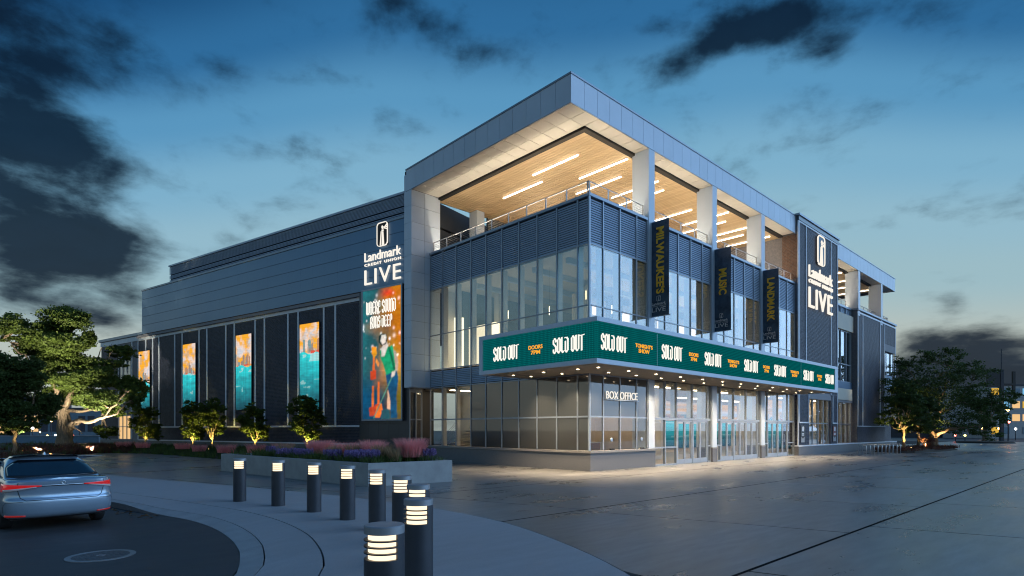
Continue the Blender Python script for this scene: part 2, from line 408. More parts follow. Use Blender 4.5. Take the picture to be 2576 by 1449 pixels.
pm('plaster', (0.62, 0.56, 0.47), 0.8, var=0.05)
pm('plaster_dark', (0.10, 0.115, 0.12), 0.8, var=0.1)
pm('teal_wall', (0.05, 0.10, 0.12), 0.7, var=0.15)
pm('floor_tile', (0.36, 0.30, 0.23), 0.35, var=0.12, scale=3)
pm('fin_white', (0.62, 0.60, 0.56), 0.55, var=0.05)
pm('desk_wood', (0.45, 0.20, 0.06), 0.45, var=0.2, scale=2, stretch=(1, 1, 6))
pm('steel', (0.50, 0.52, 0.55), 0.28, metal=0.9, var=0.06)
pm('rail_metal', (0.36, 0.38, 0.42), 0.35, metal=0.6, var=0.06)
pm('marquee_soffit', (0.34, 0.285, 0.22), 0.75, var=0.10, scale=4, bump=0.1, bscale=60)
pm('bollard_metal', (0.045, 0.05, 0.062), 0.46, metal=0.25, var=0.12, scale=6, bump=0.05, bscale=150)
pm('bollard_cap', (0.30, 0.32, 0.35), 0.45, metal=0.4, var=0.10, scale=8)
pm('banner_cloth', (0.045, 0.075, 0.12), 0.75, var=0.55, scale=2.2)
pm('banner_gold', (0.95, 0.54, 0.04), 0.7, var=0.12)
pm('banner_white', (0.70, 0.71, 0.73), 0.7, var=0.05)
pm('poster_black', (0.02, 0.02, 0.025), 0.4, var=0.2)
pm('poster_red', (0.20, 0.02, 0.025), 0.4, var=0.3)
pm('soil', (0.045, 0.032, 0.022), 0.95, var=0.4, scale=8, bump=0.6, bscale=25)
pm('bark', (0.22, 0.155, 0.10), 0.85, var=0.4, scale=5, stretch=(3, 3, 0.6), bump=0.9, bscale=14)
pm('tyre', (0.018, 0.018, 0.02), 0.75, var=0.15)
pm('rubber', (0.012, 0.012, 0.014), 0.6, var=0.1)
pm('iron', (0.10, 0.105, 0.115), 0.5, metal=0.6, var=0.25, scale=18, bump=0.3, bscale=40)
pm('iron_rim', (0.26, 0.27, 0.29), 0.42, metal=0.6, var=0.15, scale=12)
pm('far_dark', (0.05, 0.055, 0.07), 0.8, var=0.2)
pm('far_pale', (0.35, 0.36, 0.38), 0.7, var=0.1)
pm('far_blue', (0.12, 0.20, 0.27), 0.6, var=0.1)
glassmat('glass', (0.95, 0.97, 0.97), 0.055)
glassmat('glass_upper', (0.88, 0.94, 0.95), 0.145)
glassmat('glass_clear', (0.97, 0.98, 0.98), 0.035)
def frostmat():
    m, n, l = newmat('glass_frost')
    out = n.new("ShaderNodeOutputMaterial")
    d = n.new("ShaderNodeBsdfDiffuse"); d.inputs[0].default_value = (0.13, 0.137, 0.14, 1)
    t = n.new("ShaderNodeBsdfTranslucent"); t.inputs[0].default_value = (0.26, 0.24, 0.20, 1)
    m1 = n.new("ShaderNodeMixShader"); m1.inputs[0].default_value = 0.5; l.new(d.outputs[0], m1.inputs[1]); l.new(t.outputs[0], m1.inputs[2])
    g = n.new("ShaderNodeBsdfGlossy"); g.inputs["Roughness"].default_value = 0.03
    m2 = n.new("ShaderNodeMixShader"); l.new(schlick(n, l, 0.13), m2.inputs[0]); l.new(m1.outputs[0], m2.inputs[1]); l.new(g.outputs[0], m2.inputs[2])
    l.new(m2.outputs[0], out.inputs[0])
frostmat()
emit('strip_light', (1.0, 0.83, 0.60), 13.0)
emit('downlight', (1.0, 0.80, 0.52), 45.0)
emit('fill_glow_column', (1.0, 0.78, 0.50), 2.4)
emit('fill_glow_wall', (1.0, 0.76, 0.48), 1.5)
emit('bollard_glow', (1.0, 0.80, 0.54), 1.6)
emit('sign_white', (1.0, 0.93, 0.82), 1.02)
emit('led_white', (1.0, 0.96, 0.86), 1.05)
emit('led_orange', (1.0, 0.42, 0.03), 1.05)
emit('room_light', (1.0, 0.78, 0.50), 14.0)
emit('assumed_uplight', (1.0, 0.85, 0.64), 50.0)  # glow of the assumed strips behind the terrace parapet
emit('room_light_soft', (1.0, 0.74, 0.45), 16.0)
emit('bar_glow', (1.0, 0.66, 0.44), 1.5)
emit('exit_red', (1.0, 0.05, 0.06), 2.0)
emit('pendant_glow', (1.0, 0.75, 0.42), 6.0)
emit('lamp_warm', (1.0, 0.55, 0.18), 30.0)
emit('lamp_white', (0.95, 0.95, 1.0), 18.0)
emit('lamp_red', (1.0, 0.18, 0.12), 22.0)
emit('lamp_yellow', (0.95, 0.8, 0.15), 18.0)
emit('win_warm', (1.0, 0.62, 0.28), 0.9)
emit('win_blue', (0.25, 0.65, 1.0), 0.8)
emit('win_yellow', (1.0, 0.6, 0.08), 0.7)
attrmat('art_lit', 1.3); attrmat('led_picture', 1.1); attrmat('mural_lit', 0.9)
def ledmat():
    # teal diode field: a grid of small dots
    m, n, l = newmat('led_teal')
    out = n.new("ShaderNodeOutputMaterial"); e = n.new("ShaderNodeEmission"); e.inputs[1].default_value = 1.0
    tcn = n.new("ShaderNodeTexCoord"); sp = n.new("ShaderNodeSeparateXYZ"); l.new(tcn.outputs["Object"], sp.inputs[0])
    def mth(op, a, b):
        q = n.new("ShaderNodeMath"); q.operation = op
        for i, x in enumerate((a, b)):
            if isinstance(x, (int, float)): q.inputs[i].default_value = x
            else: l.new(x, q.inputs[i])
        return q.outputs[0]
    hx = mth('ADD', sp.outputs[0], sp.outputs[1])
    fx = mth('ABSOLUTE', mth('SUBTRACT', mth('FRACT', mth('MULTIPLY', hx, 14.0), 0), 0.5), 0)
    fz = mth('ABSOLUTE', mth('SUBTRACT', mth('FRACT', mth('MULTIPLY', sp.outputs[2], 14.0), 0), 0.5), 0)
    dot = mth('MULTIPLY', mth('LESS_THAN', fx, 0.33), mth('LESS_THAN', fz, 0.33))
    mx = n.new("ShaderNodeMixRGB"); l.new(dot, mx.inputs[0])
    mx.inputs[1].default_value = (0.0010, 0.052, 0.058, 1); mx.inputs[2].default_value = (0.001, 0.125, 0.125, 1)
    l.new(mx.outputs[0], e.inputs[0]); l.new(e.outputs[0], out.inputs[0])
ledmat()
leafmat('leaf', (0.10, 0.14, 0.028)); leafmat('leaf_dark', (0.062, 0.098, 0.026)); leafmat('leaf_small', (0.075, 0.105, 0.018))
leafmat('grass_green', (0.085, 0.13, 0.035), trans=0.3); leafmat('grass_pink', (0.95, 0.40, 0.40), 0.25, 0.4); leafmat('grass_tan', (0.42, 0.29, 0.17), 0.25, 0.4)
leafmat('lavender', (0.24, 0.17, 0.38), 0.3, 0.3); leafmat('shrub_red', (0.11, 0.045, 0.03), 0.4, 0.3); leafmat('leaf_litter', (0.20, 0.11, 0.04), 0.4, 0.1)
def groundmat(name, col, rough, streak, patch, spec=0.5):
    """paving: brushed streaks, damp-looking smoother patches, fine grain"""
    m, n, l = newmat(name)
    out = n.new("ShaderNodeOutputMaterial"); p = n.new("ShaderNodeBsdfPrincipled"); l.new(p.outputs[0], out.inputs[0])
    p.inputs["Specular IOR Level"].default_value = spec
    g = n.new("ShaderNodeNewGeometry")
    def nz(scale, det, st=None, ro=0.6):
        v = g.outputs["Position"]
        if st:
            mp = n.new("ShaderNodeMapping"); mp.inputs["Rotation"].default_value = (0, 0, R(43)); mp.inputs["Scale"].default_value = st; l.new(v, mp.inputs[0]); v = mp.outputs[0]
        q = n.new("ShaderNodeTexNoise"); q.inputs["Scale"].default_value = scale; q.inputs["Detail"].default_value = det; q.inputs["Roughness"].default_value = ro
        l.new(v, q.inputs["Vector"]); return q.outputs["Fac"]
    def rng(f, a, b, c, d):
        q = n.new("ShaderNodeMapRange"); q.inputs[1].default_value = a; q.inputs[2].default_value = b; q.inputs[3].default_value = c; q.inputs[4].default_value = d
        l.new(f, q.inputs[0]); return q.outputs[0]
    def mul(a, b):
        q = n.new("ShaderNodeMath"); q.operation = 'MULTIPLY'; l.new(a, q.inputs[0]); l.new(b, q.inputs[1]); return q.outputs[0]
    pn = nz(0.42, 8, (0.55, 1.5, 1), 0.72)
    f = mul(rng(pn, 0.40, 0.62, 1 - patch, 1 + patch * .5), rng(nz(2.2, 6, (0.5, 2.6, 1)), 0.3, 0.7, 1 - streak, 1 + streak))
    f = mul(f, rng(nz(55, 3), 0.2, 0.8, 0.86, 1.14))
    oi = n.new("ShaderNodeObjectInfo"); f = mul(f, rng(oi.outputs["Random"], 0, 1, 0.93, 1.07))
    vm = n.new("ShaderNodeVectorMath"); vm.operation = 'SCALE'; vm.inputs[0].default_value = col; l.new(f, vm.inputs["Scale"]); l.new(vm.outputs[0], p.inputs["Base Color"])
    l.new(rng(pn, 0.36, 0.66, max(.05, rough - .10), min(1, rough + .1)), p.inputs["Roughness"])
    bp = n.new("ShaderNodeBump"); bp.inputs["Strength"].default_value = 0.22; bp.inputs["Distance"].default_value = 0.01
    l.new(nz(60, 4), bp.inputs["Height"]); l.new(bp.outputs[0], p.inputs["Normal"])
groundmat('paving', (0.22, 0.218, 0.218), 0.34, 0.20, 0.36, 0.5)
groundmat('sidewalk', (0.41, 0.395, 0.40), 0.62, 0.05, 0.07, 0.35)
groundmat('asphalt', (0.055, 0.055, 0.059), 0.62, 0.10, 0.25, 0.4)
groundmat('joint', (0.02, 0.022, 0.026), 0.9, 0.1, 0.1, 0.2)
# ------------------------------------------------------------------ ground, road, pavement
def crom(pts):
    """Catmull-Rom through (v, u) pairs, u as a function of v"""
    P = np.array(sorted(pts))
    def f(v):
        v = np.clip(v, P[0, 0], P[-1, 0]); i = int(np.clip(np.searchsorted(P[:, 0], v) - 1, 0, len(P) - 2))
        x0, x1 = P[i, 0], P[i+1, 0]; t = (v - x0) / (x1 - x0)
        m0 = (P[min(i+1, len(P)-1), 1] - P[max(i-1, 0), 1]) / (P[min(i+1, len(P)-1), 0] - P[max(i-1, 0), 0]) * (x1 - x0)
        m1 = (P[min(i+2, len(P)-1), 1] - P[i, 1]) / (P[min(i+2, len(P)-1), 0] - P[i, 0]) * (x1 - x0)
        return (2*t**3-3*t**2+1)*P[i, 1] + (t**3-2*t**2+t)*m0 + (-2*t**3+3*t**2)*P[i+1, 1] + (t**3-t**2)*m1
    return f
cA = crom([(30, -18.6), (20, -16.0), (12.25, -13.97), (7.6, -12.80), (2.9, -11.55), (-0.5, -10.72), (-2.1, -10.42), (-4.8, -10.17), (-7.2, -10.33), (-9.35, -10.98), (-11.36, -11.95), (-13.2, -13.3), (-15, -15.2), (-16.5, -17.6), (-18, -21.5)])
cB = crom([(30, -20.5), (20, -18.0), (12, -16.4), (8, -15.6), (4.17, -14.82), (1.37, -14.15), (-1, -13.66), (-2.6, -13.41), (-4.3, -13.38), (-5.93, -13.58), (-7.0, -13.87), (-7.95, -14.22), (-8.8, -14.68), (-10.2, -16.0), (-11.5, -18.0), (-12.6, -21.5)])
cD = crom([(30, -22.0), (20, -19.6), (12, -17.6), (8, -16.6), (4, -15.75), (1.89, -15.28), (-0.2, -14.86), (-1.2, -14.56), (-2.13, -14.37), (-3.49, -14.32), (-4.9, -14.45), (-6.03, -14.68), (-6.6, -14.86), (-7.6, -15.26), (-8.8, -16.2), (-9.8, -17.8), (-10.6, -21.5)])
KERB = 0.13
def dropD(v):
    """height of the road edge of the pavement: a full kerb by the car, let down to the road past it"""
    t = min(1, max(0, (0.9 - v) / 2.2)); t = t*t*(3-2*t)
    return -KERB * t * 0.97
def strip(name, mat, f0, f1, z0, z1, v0, v1, n, parent, thick=0.12, gap0=0.0, gap1=0.0):
    m = MB(); vs_ = np.linspace(v0, v1, n + 1)
    for a, b in zip(vs_[:-1], vs_[1:]):
        A0, A1, B0, B1 = f0(a) + gap0, f1(a) - gap1, f0(b) + gap0, f1(b) - gap1
        m.poly([(A0, a, z0(a)), (A1, a, z1(a)), (B1, b, z1(b)), (B0, b, z0(b))])
        m.poly([(A0, a, z0(a) - thick), (A0, a, z0(a)), (B0, b, z0(b)), (B0, b, z0(b) - thick)])
        m.poly([(A1, a, z1(a)), (A1, a, z1(a) - thick), (B1, b, z1(b) - thick), (B1, b, z1(b))])
    bm = bmesh.new(); me = m.mesh(name, mat); bm.from_mesh(me); bmesh.ops.remove_doubles(bm, verts=bm.verts, dist=1e-4)
    bmesh.ops.recalc_face_normals(bm, faces=bm.faces); bm.to_mesh(me); bm.free()
    return link(name, me, parent)
gr = MB().poly([(-500, -500, -0.22), (700, -500, -0.22), (700, 700, -0.22), (-500, 700, -0.22)]).build('ground', 'asphalt')
tag(gr, kind='structure')
rd = MB()
vv = np.linspace(-10.6, 30, 60)
rd.poly([(-70, -60, -KERB), (-21.5, -60, -KERB), (-21.5, -10.6, -KERB), (-70, -10.6, -KERB)])
for a, b in zip(vv[:-1], vv[1:]):
    rd.poly([(-70, a, -KERB), (cD(a) - .004, a, -KERB), (cD(b) - .004, b, -KERB), (-70, b, -KERB)])
rd.poly([(-70, 30, -KERB), (-22, 30, -KERB), (-22, 60, -KERB), (-70, 60, -KERB)])
road = tag(rd.build('road', 'asphalt'), kind='structure')
flat = lambda v: 0.004
pav = thing('pavement', None, None); tag(pav, kind='structure')
zB = lambda v: 0.004
zC = lambda v: dropD(v) * 0.62 + 0.003
cC = lambda v: cD(v) + 0.34 - 0.12 * min(1, max(0, (v + 1) / 2)) 
strip('paving_strip', 'sidewalk', cB, cA, flat, flat, -12.6, 30, 90, pav, gap0=0.014, gap1=0.024)
strip('paving_strip', 'sidewalk', cC, cB, zC, zB, -10.6, 30, 90, pav, gap0=0.012, gap1=0.014)
strip('kerb_stone', 'concrete', cD, cC, dropD, zC, -10.6, 30, 90, pav, thick=0.16, gap1=0.008)
bed_ = MB().poly([(-21.5, -60, -0.05), (90, -60, -0.05), (90, 45, -0.05), (-12, 45, -0.05), (-12, -12.6, -0.05), (-21.5, -12.6, -0.05)])
jb = bed_.build('joint_bed', 'joint', pav)
# plaza slabs: 5 m rows with slanted cross joints
plaza = thing('plaza', None, None); tag(plaza, kind='structure')
SK = -0.262
rows = []
v = -2.35
edges = [-2.35 - 4.92 * k for k in range(0, 8)]
ups = [-2.35 + 4.92 * k for k in range(1, 10)]
def slab(u0, u1, v0, v1, vref):
    m = MB(); n = 14; vs_ = np.linspace(v0 + .026, v1 - .026, n + 1); left = []; right = []
    for q in vs_:
        l = max(u0 + SK * (q - vref) + .022, cA(q) if q > -18 else -21.5); r = u1 + SK * (q - vref) - .022
        left.append(l); right.append(r)
    any_ = False
    for i in range(n):
        if right[i] - left[i] > .02 and right[i+1] - left[i+1] > .02:
            a, b = vs_[i], vs_[i+1]; any_ = True
            m.poly([(left[i], a, 0), (right[i], a, 0), (right[i+1], b, 0), (left[i+1], b, 0)])
            if left[i] > u0 + SK*(a - vref) + .02:
                m.poly([(left[i], a, 0), (left[i+1], b, 0), (left[i+1], b, -.05), (left[i], a, -.05)])
    if not any_: return
    me = m.mesh('paving_slab', 'paving'); bm = bmesh.new(); bm.from_mesh(me); bmesh.ops.remove_doubles(bm, verts=bm.verts, dist=1e-4); bm.to_mesh(me); bm.free()
    link('paving_slab', me, plaza)
allr = [(edges[k+1], edges[k], {0: -4.31, 1: -8.12, 2: -5.86}.get(k, -4.3 - 1.9 * (k % 3)), edges[k] if k != 2 else -12.2) for k in range(7)]
allr += [(([-2.35] + ups)[k], ups[k], -6.0 - 1.7 * (k % 3), ups[k]) for k in range(8)]
for v0, v1, uj, vref in allr:
    far = v0 > 2
    for k in range(-5, 4 if far else 19):
        u0 = uj + 4.85 * k; u1 = u0 + 4.85
        if u0 > 88: continue
        if v0 >= 0 and u0 > 3: continue
        slab(u0, u1, v0, v1, vref)
# manhole cover in the road
mh = thing('manhole_cover', 'round cast iron manhole cover with pale rim set in dark road', 'manhole cover', (-16.29, -4.96, -KERB)); mh.scale = (1.1, 1.1, 1)
MB().lathe([(0.40, 0.0), (0.40, 0.008), (0.33, 0.008), (0.33, 0.0)], 48, cap=False).build('rim', 'iron_rim', mh)
MB().lathe([(0.325, 0.0), (0.325, 0.006), (0.0, 0.0061)], 48, cap=False).build('lid', 'iron', mh)
st_ = MB()
for i in range(-5, 6):
    for j in range(-5, 6):
        if i*i + j*j < 27 and (i + j) % 2 == 0: st_.box(i*.055 - .018, i*.055 + .018, j*.055 - .018, j*.055 + .018, 0.006, 0.010)
tag(st_.build('tread_studs', 'iron', mh), kind='stuff')
MB().lathe([(0.055, 0.006), (0.055, 0.012), (0.035, 0.012), (0.035, 0.006)], 16, cap=False).build('lift_ring', 'iron_rim', mh)
# fallen leaves against the kerb
lf = MB(); rr = random.Random(3)
for i in range(46):
    v = 1.4 - rr.random() ** 1.5 * 2.7; u = cD(v) - 0.06 - abs(rr.gauss(0, .22)); a = rr.random() * 6.28; s = rr.uniform(.03, .06); t = rr.uniform(.004, .03)
    c, d = math.cos(a) * s, math.sin(a) * s
    lf.poly([(u - c, v - d, -KERB + .006), (u + d*.5, v - c*.5, -KERB + .006 + t), (u + c, v + d, -KERB + .008), (u - d*.5, v + c*.5, -KERB + .006 + t*.5)])
tag(lf.build('fallen_leaves', 'leaf_litter'), 'dry fallen leaves lying in the gutter by the kerb', 'leaves', kind='stuff')
# ------------------------------------------------------------------ lobby block (corner pavilion, brick tower and right end)
LB = thing('lobby_building', 'corner theatre block with big white roof canopy, glass front and brick tower', 'building')
BRICKS = []      # (thing, part, centre, along, normal, material)
def rows(a, b, n): return np.linspace(a, b, n + 1)
RU, RV, RZ0, RZ1 = 46.95, 12.25, 14.93, 16.10
# --- roof canopy
roof = MB().box(0.03, RU - .03, 0.03, RV - .02, 14.99, RZ1 - .01)
roof = roof.build('roof_canopy', 'louver_back', LB)
e = rows(0.0, 12.05, 14)
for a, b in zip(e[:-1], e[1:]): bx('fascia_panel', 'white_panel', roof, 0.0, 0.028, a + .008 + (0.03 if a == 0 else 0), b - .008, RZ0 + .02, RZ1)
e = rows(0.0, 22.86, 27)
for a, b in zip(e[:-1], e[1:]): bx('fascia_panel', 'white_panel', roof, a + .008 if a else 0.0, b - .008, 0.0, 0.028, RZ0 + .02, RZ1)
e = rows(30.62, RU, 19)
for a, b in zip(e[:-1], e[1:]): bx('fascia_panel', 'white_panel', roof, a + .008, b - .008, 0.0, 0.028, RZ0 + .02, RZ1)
bx('fascia_panel', 'white_panel', roof, RU - .028, RU, 0.03, RV, RZ0 + .02, RZ1)
cp = MB()
cp.box(-0.03, 0.16, -0.03, 12.1, RZ1 + .002, RZ1 + .075); cp.box(0.162, 22.85, -0.03, 0.16, RZ1 + .002, RZ1 + .075); cp.box(30.65, RU + .03, -0.03, 0.16, RZ1 + .002, RZ1 + .075); cp.box(RU - .16, RU + .03, 0.162, RV, RZ1 + .002, RZ1 + .075)
cp.build('coping', 'coping', roof)
cp = MB(); cp.box(-.012, .03, -.012, 12.05, RZ0 - .012, RZ0 + .018); cp.box(.032, 22.85, -.012, .03, RZ0 - .012, RZ0 + .018); cp.box(30.65, RU, -.012, .03, RZ0 - .012, RZ0 + .018)
cp.build('drip_edge', 'coping', roof)
e = rows(0.03, 11.53, 14)
for i, (a, b) in enumerate(zip(e[:-1], e[1:])):
    for p, q in ((0.05, 0.93), (0.93, 1.80)):
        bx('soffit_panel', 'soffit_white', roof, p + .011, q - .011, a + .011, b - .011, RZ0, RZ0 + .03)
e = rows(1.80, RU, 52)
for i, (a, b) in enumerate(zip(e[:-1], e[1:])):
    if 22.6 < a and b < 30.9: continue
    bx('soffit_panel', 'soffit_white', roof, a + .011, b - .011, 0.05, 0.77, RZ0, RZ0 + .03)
e = rows(36.5, RU, 12)
rv = MB(); rv.box(1.81, 2.06, 0.775, 11.55, 14.82, 14.985); rv.box(2.062, 22.7, 0.775, 1.03, 14.82, 14.985); rv.box(30.7, 45.2, 0.775, 1.03, 14.82, 14.985)
rv.build('shadow_reveal', 'black', roof)
# timber ceiling: planks run front to back
pl = MB().box(0, 0.176, 1.03, 11.95, 14.875, 14.925).mesh('ceiling_plank', 'wood')
k = 0; u = 2.07
while u < 45.2:
    link('ceiling_plank', pl, roof, (u, 0, 0.0)); u += 0.20; k += 1
# --- white side frame closing the canopy on the left
fr_ = MB().box(0.03, 1.93, 11.57, 12.22, 4.15, RZ0 - .01).build('side_frame', 'louver_back', LB)
e = rows(4.10, RZ0 + .95, 13)
for a, b in zip(e[:-1], e[1:]):
    bx('frame_panel', 'white_panel', fr_, -0.002, 0.028, 11.53, 12.25, a + .007, min(b - .007, RZ1 - .02))
    if a < RZ0 - .1:
        t = min(b - .007, RZ0 - .012)
        bx('frame_panel', 'white_panel', fr_, 0.032, 0.868, 11.535, 11.565, a + .007, t)
        bx('frame_panel', 'white_panel', fr_, 0.884, 1.93, 11.535, 11.565, a + .007, t)
bx('frame_panel', 'white_panel', fr_, 0.0, 1.94, 11.53, 12.25, 4.07, 4.098)
bx('frame_panel', 'white_panel', fr_, 0.03, 1.93, 12.22, 12.25, 4.10, RZ0)
# --- columns along the entrance front
def column(u0, z0=0.0, z1=RZ0 - .02, base=True, depth=0.92):
    c = MB().box(u0, u0 + .49, 0.0, depth, z0 if not base else 0.78, z1).build('column', 'white_panel', LB)
    if base:
        bx('base', 'granite', c, u0 - .01, u0 + .50, -0.02, depth, 0.0, 0.70); bx('base_cap', 'granite_cap', c, u0 - .03, u0 + .52, -0.04, depth + .01, 0.70, 0.78)
    return c
column(5.51, 0.857, base=False); column(11.55); column(17.60)
column(36.0, 11.2, base=False, depth=1.0); column(42.37, 11.2, base=False, depth=1.0)
# --- upper wall: louvred band / glass / lower louvred band / ground glazing
G1, G2 = 1.25, 0.08                    # glass planes: left side x = G1, front y = G2
ML = [0.08, 0.71, 1.91, 3.12, 4.33, 5.52, 6.72, 7.90, 9.15, 10.38, 11.52]
MF = [1.25, 2.17, 3.36, 4.62, 5.47, 6.04, 7.00, 8.20, 9.40, 10.58, 11.51, 12.09, 13.00, 14.20, 15.44, 16.70, 17.56, 18.14, 19.10, 20.35, 21.60, 22.88]
ZB0, ZB1, ZR, ZF, ZL = 9.55, 11.54, 6.96, 5.06, 4.09      # band foot / head, mid rail, upper glass foot, lower band foot
def slat_set(par, z0, z1, mat, pitch, u_rng=None, v_rng=None, depth=.042, plane_u=None, plane_v=None):
    """horizontal louvre blades, sloping down and out"""
    n = int(round((z1 - z0) / pitch)); p = (z1 - z0) / n
    for i in range(n):
        z = z0 + i * p
        m = MB()
        if v_rng:
            a, b = v_rng; x = plane_u
            m.poly([(x, b, z + .01), (x, a, z + .01), (x + depth, a, z + p * .80), (x + depth, b, z + p * .80)])
            m.poly([(x, a, z + .01), (x, b, z + .01), (x + .012, b, z - .012), (x + .012, a, z - .012)])
            m.poly([(x + .012, a, z - .012), (x + .012, b, z - .012), (x + depth, b, z + p*.70), (x + depth, a, z + p*.70)])
        else:
            a, b = u_rng; y = plane_v
            m.poly([(a, y, z + .01), (b, y, z + .01), (b, y + depth, z + p * .80), (a, y + depth, z + p * .80)])
            m.poly([(b, y, z + .01), (a, y, z + .01), (a, y + .012, z - .012), (b, y + .012, z - .012)])
            m.poly([(b, y + .012, z - .012), (a, y + .012, z - .012), (a, y + depth, z + p*.70), (b, y + depth, z + p*.70)])
        m.build('slat', mat, par)
def band(z0, z1, left, front, cap=True):
    b = MB()
    if left: b.box(G1 + .08, G1 + .2, left[0] + .2, left[1], z0, z1)
    if front: b.box(G1 + .08 if left else front[0], front[1], G2 + .08, G2 + .2, z0, z1)
    b = b.build('louver_band', 'louver_back', LB)
    if left: slat_set(b, z0 + .06, z1 - .05, 'louver', 0.098, v_rng=(left[0] + .03, left[1]), plane_u=G1 + .01)
    if front: slat_set(b, z0 + .06, z1 - .05, 'louver', 0.098, u_rng=(front[0] + (.03 if left else 0), front[1]), plane_v=G2 + .01)
    return b
ub = band(ZB0, ZB1, (G2, 11.53), (G1, 22.9))
capm = MB(); capm.box(G1 - .06, G1 + .34, G2 - .06, 11.53, ZB1, 11.66)
for a_, b_ in ((G1 + .342, 5.505), (6.005, 11.545), (12.045, 17.595), (18.095, 22.9)): capm.box(a_, b_, G2 - .06, G2 + .34, ZB1, 11.66)
capm.build('parapet_cap', 'aluminium', ub)
lb_ = band(ZL, ZF - .02, (G2, 11.53), None)
lb2 = band(ZL, ZF - .02, None, (G1 + .1, 22.9))
glz = thing('glazing', None, None); glz.parent = LB
def pane(x0, x1, y0, y1, z0, z1, mat, par=glz): return bx('pane', mat, par, x0, x1, y0, y1, z0, z1)
# mullions: shallow caps outside, deep white fins inside
GAPS = {4, 10, 16}                      # where a column stands between two mullions
for i, v in enumerate(ML):
    if i: bx('mullion', 'aluminium', glz, G1 - .035, G1 + .05, v - .03, v + .03 if i < len(ML) - 1 else v, 0.86, ZB1)
    if 0 < i < len(ML) - 1: bx('fin', 'fin_white', glz, G1 + .06, G1 + .34, v - .035, v + .035, ZF + .02, ZB0 - .01)
    if 0 < i < len(ML) - 1: bx('fin', 'fin_white', glz, G1 + .06, G1 + .26, v - .035, v + .035, 0.87, ZL - .01)
bx('mullion', 'aluminium', glz, G1 - .035, G1 + .05, G2 - .035, G2 + .05, 0.86, ZB1)
for i, u in enumerate(MF[1:]):
    z0 = 0.86 if u < 5.48 else ZF
    bx('mullion', 'aluminium', glz, u - .03, u + .03, G2 - .035, G2 + .05, z0, ZB1)
    bx('fin', 'fin_white', glz, u - .035, u + .035, G2 + .06, G2 + .34, ZF + .02, ZB0 - .01)
    if u < 5.48: bx('fin', 'fin_white', glz, u - .035, u + .035, G2 + .06, G2 + .26, 2.36, ZL - .01)
for z, hh in ((ZF - .02, .05), (ZR, .045), (ZB0 - .02, .05)):
    bx('rail', 'aluminium', glz, G1 - .03, G1 + .045, G2 + .052, 11.52, z, z + hh)
    for a_, b_ in ((G1 + .052, 5.50), (6.01, 11.54), (12.05, 17.59), (18.1, 22.9)): bx('rail', 'aluminium', glz, a_, b_, G2 - .03, G2 + .045, z, z + hh)
for z, hh in ((2.26, .07), (ZL - .04, .05)):
    bx('rail', 'aluminium', glz, G1 - .03, G1 + .045, G2 + .052, 11.52, z, z + hh); bx('rail', 'aluminium', glz, G1 + .052, 5.50, G2 - .03, G2 + .045, z, z + hh)
for i in range(len(ML) - 1):
    a, b = ML[i] + .031, ML[i+1] - .031
    pane(G1, G1 + .012, a, b, ZF + .031, ZR - .001, 'glass_upper'); pane(G1, G1 + .012, a, b, ZR + .046, ZB0 - .021, 'glass_upper')
    lowmat = 'glass_frost' if i < 7 else 'glass'
    pane(G1, G1 + .012, a, b, 0.87, 2.259, lowmat); pane(G1, G1 + .012, a, b, 2.331, ZL - .041, lowmat)
for i in range(len(MF) - 1):
    if i in GAPS: continue
    a, b = MF[i] + .031, MF[i+1] - .031
    pane(a, b, G2, G2 + .012, ZF + .031, ZR - .001, 'glass_upper'); pane(a, b, G2, G2 + .012, ZR + .046, ZB0 - .021, 'glass_upper')
    if i < 4:
        pane(a, b, G2, G2 + .012, 0.87, 2.259, 'glass_clear'); pane(a, b, G2, G2 + .012, 2.331, ZL - .041, 'glass_frost')
# plinth of the box office corner
plm = MB(); plm.box(G1 - .08, 5.99, G2 - .13, G2 + .2, 0.0, 0.75); plm.box(G1 - .08, G1 + .3, G2 + .2, 11.6, 0.0, 0.75)
plinth = plm.build('plinth', 'granite', LB)
plm = MB(); plm.box(G1 - .14, 6.0, G2 - .19, G2 + .25, 0.752, 0.855); plm.box(G1 - .14, G1 + .35, G2 + .252, 11.6, 0.752, 0.855)
bevel(plm.build('sill', 'granite_cap', plinth), .012)
# ticket windows: speaking discs and trays
for u in (2.75, 5.02):
    w = MB().lathe([(0.0, 0), (0.10, 0.0), (0.105, 0.012), (0.06, 0.03), (0.0, 0.022)], 20, cap=False)
    o = w.build('speaking_disc', 'steel', glz, smooth=True, loc=(u, G2 - .004, 1.30)); o.rotation_euler = (R(90), 0, 0)
    bx('cash_tray', 'black', glz, u - .14, u + .14, G2 - .08, G2 - .01, 0.85, 0.92)
